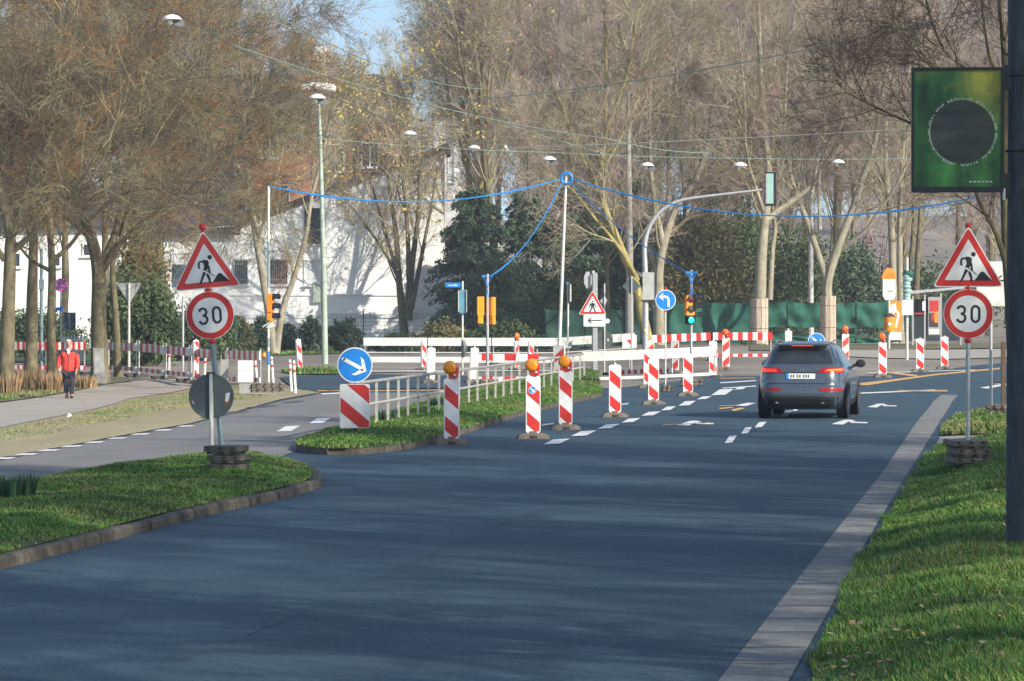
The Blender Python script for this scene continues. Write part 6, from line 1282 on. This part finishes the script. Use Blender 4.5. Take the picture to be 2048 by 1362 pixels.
WID = [(.20, .80), (.30, .885), (.45, .925), (.62, .945), (.80, .950), (.95, .935), (1.05, .905), (1.10, .872), (1.20, .815), (1.35, .745), (1.48, .675), (1.55, .615), (1.60, .52), (1.625, .36)]
YR = [(.20, .22), (.30, .09), (.42, .02), (.55, .0), (.66, .02), (.72, .075), (.85, .085), (1.0, .13), (1.08, .19), (1.12, .24), (1.30, .40), (1.46, .52), (1.51, .50), (1.56, .46), (1.60, .62), (1.625, .95)]
YF = [(.20, 4.42), (.45, 4.60), (.60, 4.62), (.80, 4.55), (.92, 4.42), (1.0, 4.0), (1.06, 3.50), (1.12, 3.36), (1.30, 2.98), (1.48, 2.58), (1.56, 2.34), (1.60, 2.12), (1.625, 1.8)]
NE = 5.5
def ring(z):
    w_, a, b = lerp_tab(z, WID), lerp_tab(z, YR), lerp_tab(z, YF); c, l = (a + b) / 2, (b - a) / 2; P = []
    for k in range(72):
        t = 2 * math.pi * k / 72; cs, sn = math.cos(t), math.sin(t); x = math.copysign(abs(cs) ** (2 / NE), cs) * w_; y = math.copysign(abs(sn) ** (2 / NE), sn) * l
        P.append((x, c + y, z))
    return P
def rear_y(x, z):
    w_, a, b = lerp_tab(z, WID), lerp_tab(z, YR), lerp_tab(z, YF); l = (b - a) / 2; return (a + b) / 2 - l * max(0, 1 - min(.9999, abs(x) / w_) ** NE) ** (1 / NE)
def side_x(y, z):
    w_, a, b = lerp_tab(z, WID), lerp_tab(z, YR), lerp_tab(z, YF); l = (b - a) / 2; return w_ * max(0, 1 - min(.9999, abs(y - (a + b) / 2) / l) ** NE) ** (1 / NE)
def rpatch(c, n=10, off=.006, thick=0):
    """quad patch on the rear face, corners (x,z): top-left, top-right, bottom-right, bottom-left"""
    V = []
    for i in range(n + 1):
        for j in range(n + 1):
            u, v = i / n, j / n; x = (c[0][0] * (1 - u) + c[1][0] * u) * (1 - v) + (c[3][0] * (1 - u) + c[2][0] * u) * v; z = (c[0][1] * (1 - u) + c[1][1] * u) * (1 - v) + (c[3][1] * (1 - u) + c[2][1] * u) * v
            V.append((x, rear_y(x, z) - off, z))
    return V, [(i * (n + 1) + j, (i + 1) * (n + 1) + j, (i + 1) * (n + 1) + j + 1, i * (n + 1) + j + 1) for i in range(n) for j in range(n)]
def spatch(c, sx, n=10, off=.006):
    V = []
    for i in range(n + 1):
        for j in range(n + 1):
            u, v = i / n, j / n; y = (c[0][0] * (1 - u) + c[1][0] * u) * (1 - v) + (c[3][0] * (1 - u) + c[2][0] * u) * v; z = (c[0][1] * (1 - u) + c[1][1] * u) * (1 - v) + (c[3][1] * (1 - u) + c[2][1] * u) * v
            V.append((sx * (side_x(y, z) + off), y, z))
    return V, [(i * (n + 1) + j, (i + 1) * (n + 1) + j, (i + 1) * (n + 1) + j + 1, i * (n + 1) + j + 1) for i in range(n) for j in range(n)]
cb = G(1600, 838.5); car = thing('parked_car', 'dark blue grey SUV with lit tail lights driving away on the right lane', 'car', cb); car.name = 'car'
zs = [.20, .25, .30, .36, .42, .48, .55, .60, .66, .69, .72, .78, .85, .92, .97, 1.02, 1.06, 1.09, 1.12, 1.2, 1.3, 1.4, 1.46, 1.49, 1.51, 1.54, 1.56, 1.58, 1.60, 1.625]
mb = MB(); V = [p for z in zs for p in ring(z)]; n = 72
mb.add(V, [(i * n + k, i * n + (k + 1) % n, (i + 1) * n + (k + 1) % n, (i + 1) * n + k) for i in range(len(zs) - 1) for k in range(n)] + [tuple(range(n - 1, -1, -1)), tuple((len(zs) - 1) * n + k for k in range(n))])
body = mb.build('body', 'carpaint', car, True)
P = lambda c, m, name, off=.006, nn=10, par=None: MB().add(*rpatch(c, nn, off)).build(name, m, par or car, True)
P([(-.60, 1.50), (.60, 1.50), (.725, 1.155), (-.725, 1.155)], 'carglass', 'rear_window', .007, 16)
MB().add(*rpatch([(-.46, 1.38), (-.14, 1.38), (-.16, 1.17), (-.50, 1.17)], 6, -.25)).build('seat', 'seatd', car)
P([(-.235, 1.555), (.235, 1.555), (.22, 1.525), (-.22, 1.525)], 'taillight', 'brake_light', .012)
for sx in (-1, 1):
    q = lambda pts: [(sx * x, z) for x, z in (pts if sx > 0 else [pts[1], pts[0], pts[3], pts[2]])]
    o = P(q([(.44, 1.065), (.885, 1.085), (.92, .965), (.36, .975)]), 'taildark', 'tail_light', .012, 14)
    P(q([(.52, 1.045), (.87, 1.062), (.905, .985), (.50, .99)]), 'taillight', 'light_strip', .016, 10, o)
    if sx > 0: P(q([(.56, 1.04), (.86, 1.058), (.86, 1.02), (.56, 1.015)]), 'tailamber', 'turn_light', .019, 8, o)
    P(q([(.38, .645), (.88, .655), (.87, .59), (.42, .585)]), 'taildark', 'reflector', .008)
    MB().lathe([(.045, -.03), (.055, -.05), (.052, .1), (.02, .12)], 14, (0, 0, 0), 'Y').build('exhaust', 'chrome', car, True, loc=(sx * .47, .10, .375))
P([(-.36, .985), (.36, .985), (.35, .965), (-.35, .965)], 'carblack', 'trunk_handle', .012)
pl = P([(-.30, .955), (.31, .955), (.31, .845), (-.30, .845)], 'plate', 'number_plate', .013, 6)
P([(-.30, .953), (-.245, .953), (-.245, .847), (-.30, .847)], 'blue', 'country_band', .0145, 2, pl)
random.seed(9); mb = None; x = -.215
for i in range(9):
    if i in (2, 5): x += .03; continue
    MB().add(*rpatch([(x, .932), (x + .034, .932), (x + .034, .868), (x, .868)], 2, .0145)).build('character', 'signback', pl); x += .052
for i in range(4): MB().tube([(-.075 + .05 * i + .033 * math.cos(a * math.pi / 8), rear_y(0, 1.035) - .014, 1.035 + .033 * math.sin(a * math.pi / 8)) for a in range(17)], .005, 5).build('emblem_ring', 'chrome', car, True)
for sx in (-1, 1): P([(sx * .80 - .004, 1.06), (sx * .80 + .004, 1.06), (sx * .80 + .004, .75), (sx * .80 - .004, .75)], 'carblack', 'tailgate_gap', .003, 6)
P([(-.80, .755), (.80, .755), (.80, .742), (-.80, .742)], 'carblack', 'tailgate_seam', .003, 20)
P([(-.88, .475), (.88, .475), (.84, .22), (-.84, .22)], 'carblack', 'lower_bumper', .006, 20)
MB().prism([(-.60, 1.575), (.60, 1.575), (.56, 1.545), (-.56, 1.545)], .37, .52).build('spoiler', 'carpaint', car, bevel=.01)
for sx in (-1, 1):
    MB().add(*spatch([(.80, 1.44), (1.30, 1.52), (1.36, 1.12), (.62, 1.12)], sx)).build('side_window', 'carglass', car, True)
    MB().add(*spatch([(1.36, 1.525), (2.02, 1.52), (2.16, 1.12), (1.42, 1.12)], sx)).build('side_window', 'carglass', car, True)
    MB().add(*spatch([(2.08, 1.515), (2.46, 1.48), (3.16, 1.12), (2.22, 1.12)], sx)).build('side_window', 'carglass', car, True)
    MB().add(*spatch([(.35, .36), (4.3, .36), (4.3, .23), (.35, .23)], sx, 14, .008)).build('sill', 'carblack', car, True)
    MB().add(*spatch([(1.38, 1.10), (1.385, 1.10), (1.385, .40), (1.38, .40)], sx, 4, .004)).build('door_seam', 'carblack', car)
    MB().tube([(sx * .60, .75, 1.60), (sx * .61, 1.4, 1.645), (sx * .58, 2.2, 1.62)], .018, 6).build('roof_rail', 'chrome', car, True)
    m_ = MB(); m_.lathe([(.02, -.09), (.085, -.075), (.105, -.01), (.085, .06), (.02, .09)], 12, (0, 0, 0), 'Y'); o = m_.build('mirror', 'carblack' if sx > 0 else 'carpaint', car, True, loc=(sx * 1.03, 3.02, 1.13)); o.scale = (1.05, .8, .85)
    MB().tube([(sx * .86, 3.0, 1.08), (sx * 1.0, 3.02, 1.10)], .03, 6).build('mirror_arm', 'carblack', car)
    MB().add(*spatch([(2.32, .98), (2.56, .98), (2.56, .955), (2.32, .955)], sx, 3, .02)).build('door_handle', 'carpaint', car)
    for y in (.90, 3.70):
        mb = MB(); R_ = .36
        mb.lathe([(.24, -.115), (.33, -.12), (R_, -.09), (R_ + .004, 0), (R_, .09), (.33, .12), (.24, .115)], 30, (0, 0, 0), 'X'); o = mb.build('wheel', 'tyre', car, True, loc=(sx * .83, y, R_ + .003))
        r_ = MB(); r_.lathe([(.25, -.03), (.245, .105), (.20, .09), (.06, .10), (.02, .11)], 24, (0, 0, 0), 'X')
        for j in range(5): a = 2 * math.pi * j / 5; r_.box((.105, .13 * math.cos(a), .13 * math.sin(a)), (.03, .05, .2), 0, Matrix.Rotation(a - math.pi / 2, 3, 'X'))
        q = r_.build('rim', 'rim', o, True); q.scale = (sx, 1, 1)
        mb = MB(); pts = [(.47 * math.cos(R(t)), .43 * math.sin(R(t))) for t in range(-8, 189, 7)]; V = []
        for cy, cz in pts:
            for rr, xo in ((1., .004), (.86, .016), (.84, -.09)): V.append((sx * (side_x(y + cy * rr, max(.21, .36 + cz * rr)) + xo), y + cy * rr, .36 + cz * rr))
        mb.add(V, [(i * 3 + j, (i + 1) * 3 + j, (i + 1) * 3 + j + 1, i * 3 + j + 1) for i in range(len(pts) - 1) for j in range(2)]); mb.build('wheel_arch', 'carblack', car, True)
        mb = MB(); mb.prism([(y + .42 * math.cos(R(t)), .36 + .40 * math.sin(R(t))) for t in range(0, 360, 15)], -.002, .002); o = mb.build('wheel_well', 'carblack', car); o.rotation_euler = (0, 0, math.pi / 2); o.location = (sx * (.935), 0, 0)
MB().box((0, .9, .33), (1.5, .2, .12)).build('axle', 'carblack', car); MB().box((0, 1.6, .27), (1.3, 2.6, .12)).build('underbody', 'carblack', car)
car.rotation_euler = (0, 0, R(-10.5)); car.scale = (.935, .935, .94)

# ------------------------------------------------------------------ person
def skinmesh(name, verts, edges, radii, m, parent, sub=2, root=0):
    me = bpy.data.meshes.new(name); me.from_pydata(verts, edges, []); o = bpy.data.objects.new(name, me); COL.objects.link(o)
    md = o.modifiers.new('skin', 'SKIN'); md.use_smooth_shade = True; sv = me.skin_vertices[0].data
    for i, r in enumerate(radii): sv[i].radius = r if isinstance(r, tuple) else (r, r); sv[i].use_root = (i == root)
    sb = o.modifiers.new('sub', 'SUBSURF'); sb.levels = sub; sb.render_levels = sub
    dg = bpy.context.evaluated_depsgraph_get(); ev = o.evaluated_get(dg); nm = bpy.data.meshes.new_from_object(ev); bpy.data.objects.remove(o); nm.materials.clear(); nm.materials.append(MT[m]); nm.polygons.foreach_set('use_smooth', [True] * len(nm.polygons))
    q = bpy.data.objects.new(name, nm); COL.objects.link(q); q.parent = parent; return q
def chain(parts):
    """parts: list of polylines [(x,y,z,r)...]; the first point of later ones may reuse an index"""
    V, E, Rr = [], [], []
    for pl in parts:
        prev = None
        for p in pl:
            if isinstance(p, int): prev = p; continue
            V.append(p[:3]); Rr.append(p[3]); i = len(V) - 1
            if prev is not None: E.append((prev, i))
            prev = i
    return V, E, Rr
pb = G(137, 797)
man = thing('person', 'white haired person in a red jacket with dark yoke walking on the left footway', 'person', pb, R(8))
# faces -y; stands 1.62 m, slightly stooped, mid stride, arms hanging a little bent
body = [[(0, .01, .86, (.135, .10)), (0, .02, 1.0, (.14, .105)), (0, .01, 1.14, (.155, .115)), (0, -.01, 1.28, (.165, .11)), (0, -.03, 1.365, .075), (0, -.045, 1.41, .052), (0, -.06, 1.47, (.070, .082)), (0, -.065, 1.535, (.074, .088)), (0, -.06, 1.595, (.050, .06))],
        [3, (.165, -.01, 1.30, .062), (.225, .0, 1.12, .048), (.235, -.04, .95, .040), (.225, -.10, .80, .030), (.215, -.125, .745, (.018, .034)), (.212, -.135, .705, (.014, .034))],
        [3, (-.165, -.01, 1.30, .062), (-.235, .03, 1.12, .048), (-.26, .02, .95, .040), (-.265, -.05, .81, .030), (-.262, -.075, .755, (.018, .034)), (-.260, -.085, .715, (.014, .034))],
        [0, (.085, .0, .80, .085), (.09, -.03, .47, .058), (.085, -.02, .12, .042), (.085, -.03, .05, .045), (.085, -.15, .035, .038)],
        [0, (-.085, .02, .80, .085), (-.075, .05, .48, .058), (-.045, .14, .15, .042), (-.045, .14, .075, .045), (-.045, .02, .035, .038)]]
V, E, Rr = chain(body)
for hx, hy, hz, sx in ((.212, -.135, .705, 1), (-.260, -.085, .715, -1)):                       # five fingers each
    bi = min(range(len(V)), key=lambda i: (Vector(V[i]) - Vector((hx, hy, hz))).length)
    for j, (dy, L) in enumerate(((-.027, .070), (-.009, .082), (.009, .076), (.026, .058))):
        V += [(hx, hy + dy, hz - L * .45), (hx - sx * .012, hy + dy - .004, hz - L * .8), (hx - sx * .026, hy + dy - .004, hz - L)]; Rr += [.0088, .0080, .0068]; q = len(V) - 3; E += [(bi, q), (q, q + 1), (q + 1, q + 2)]
    V += [(hx - sx * .02, hy - .042, hz + .02), (hx - sx * .03, hy - .052, hz - .02)]; Rr += [.0105, .009]; q = len(V) - 2; E += [(bi - 1, q), (q, q + 1)]
skinmesh('body', V, E, Rr, 'skin', man)
hd = (0, -.065, 1.53)
MB().lathe([(.006, -.022), (.016, -.008), (.010, .02), (.004, .035)], 8).build('nose', 'skin', man, True, loc=(0, hd[1] - .088, 1.518))
for sx in (-1, 1):
    MB().lathe([(.004, -.028), (.014, -.018), (.017, .01), (.008, .03)], 8).build('ear', 'skin', man, True, loc=(sx * .080, hd[1] + .01, 1.525)); MB().lathe([(.002, -.010), (.010, 0), (.002, .010)], 8).build('eye', 'black', man, True, loc=(sx * .029, hd[1] - .080, 1.542))
MB().box((0, hd[1] - .079, 1.478), (.045, .012, .008)).build('mouth', mat('lips', (.30, .10, .08), .5), man)
bm = bmesh.new(); bmesh.ops.create_uvsphere(bm, u_segments=20, v_segments=14, radius=1); bmesh.ops.delete(bm, geom=[v for v in bm.verts if v.co.z < -.1 - .55 * v.co.y * 1.0 and v.co.y < .35 or v.co.z < -.55], context='VERTS')
for v in bm.verts: q = 1 + .05 * math.sin(v.co.x * 17 + v.co.z * 13); v.co = (v.co.x * .083 * q, v.co.y * .094 * q + .020, v.co.z * .088 * q + .018)
me = bpy.data.meshes.new('hair'); bm.to_mesh(me); bm.free(); me.materials.append(MT['hair']); o = bpy.data.objects.new('hair', me); COL.objects.link(o); o.parent = man; o.location = (0, hd[1] + .004, 1.535)
jk = [[(0, .01, .69, (.19, .14)), (0, .015, .86, (.195, .145)), (0, .02, 1.0, (.19, .145)), (0, .01, 1.14, (.20, .15)), (0, -.005, 1.27, (.19, .13)), (0, -.02, 1.335, (.10, .09))],
      [4, (.19, -.01, 1.275, .080), (.245, .0, 1.12, .073), (.255, -.04, .95, .066), (.232, -.095, .81, .058)], [4, (-.19, -.01, 1.275, .080), (-.255, .03, 1.12, .073), (-.28, .02, .95, .066), (-.270, -.045, .82, .058)]]
V, E, Rr = chain(jk); skinmesh('jacket', V, E, Rr, 'jacket', man)
yk = [[(0, .0, 1.24, (.185, .145)), (0, -.01, 1.30, (.165, .128)), (0, -.025, 1.365, (.085, .08))], [1, (.185, -.01, 1.285, .090), (.232, -.0, 1.17, .085)], [1, (-.185, -.01, 1.285, .090), (-.24, .02, 1.17, .085)]]
V, E, Rr = chain(yk); skinmesh('jacket_yoke', V, E, Rr, 'jacket_dk', man)
MB().prism([(-.055, 0), (.055, 0), (.02, -.14), (-.02, -.14)], -.02, .0).build('collar', 'white', man, loc=(0, -.135, 1.375)); MB().box((0, -.136, 1.0), (.008, .012, .46)).build('zip', 'jacket_dk', man)
tr_ = [[(0, .01, .78, (.155, .12)), (.085, .0, .70, .105), (.095, -.03, .45, .078), (.088, -.015, .10, .072)], [0, (-.085, .02, .70, .105), (-.08, .055, .46, .078), (-.05, .14, .14, .070)]]
V, E, Rr = chain(tr_); skinmesh('trousers', V, E, Rr, 'trousers', man)
for x, y, z, a in ((.085, -.07, .045, 0), (-.045, .09, .05, R(14))):
    m_ = MB(); m_.lathe([(.02, -.13), (.046, -.10), (.05, 0), (.044, .08), (.02, .11)], 10, (0, 0, 0), 'Y'); o = m_.build('shoe', 'shoe', man, True, loc=(x, y, z)); o.rotation_euler = (a, 0, 0); o.scale = (1, 1.05, .95)
# small litter on the verge
s = thing('litter', 'small white scrap of litter on the worn verge', 'litter', G(139, 834)); MB().prism([(-.05, 0), (.04, 0), (.05, .05), (-.02, .08)], -.03, .03).build('scrap', 'white', s)

# ------------------------------------------------------------------ hazy spring air
hz = MB().box((0, 340, 24), (1000, 780, 60)).build('haze', 'white'); hz.data.materials.clear()
hm = bpy.data.materials.new('haze'); hm.use_nodes = True; t = hm.node_tree; t.nodes.remove(t.nodes['Principled BSDF']); v = t.nodes.new('ShaderNodeVolumePrincipled')
v.inputs['Color'].default_value = (.93, .95, 1, 1); v.inputs['Density'].default_value = .0005; v.inputs['Anisotropy'].default_value = .2
t.links.new(v.outputs[0], t.nodes['Material Output'].inputs['Volume']); hz.data.materials.append(hm); hz['kind'] = 'stuff'; hz['label'] = 'thin pale haze over the junction and the wood'
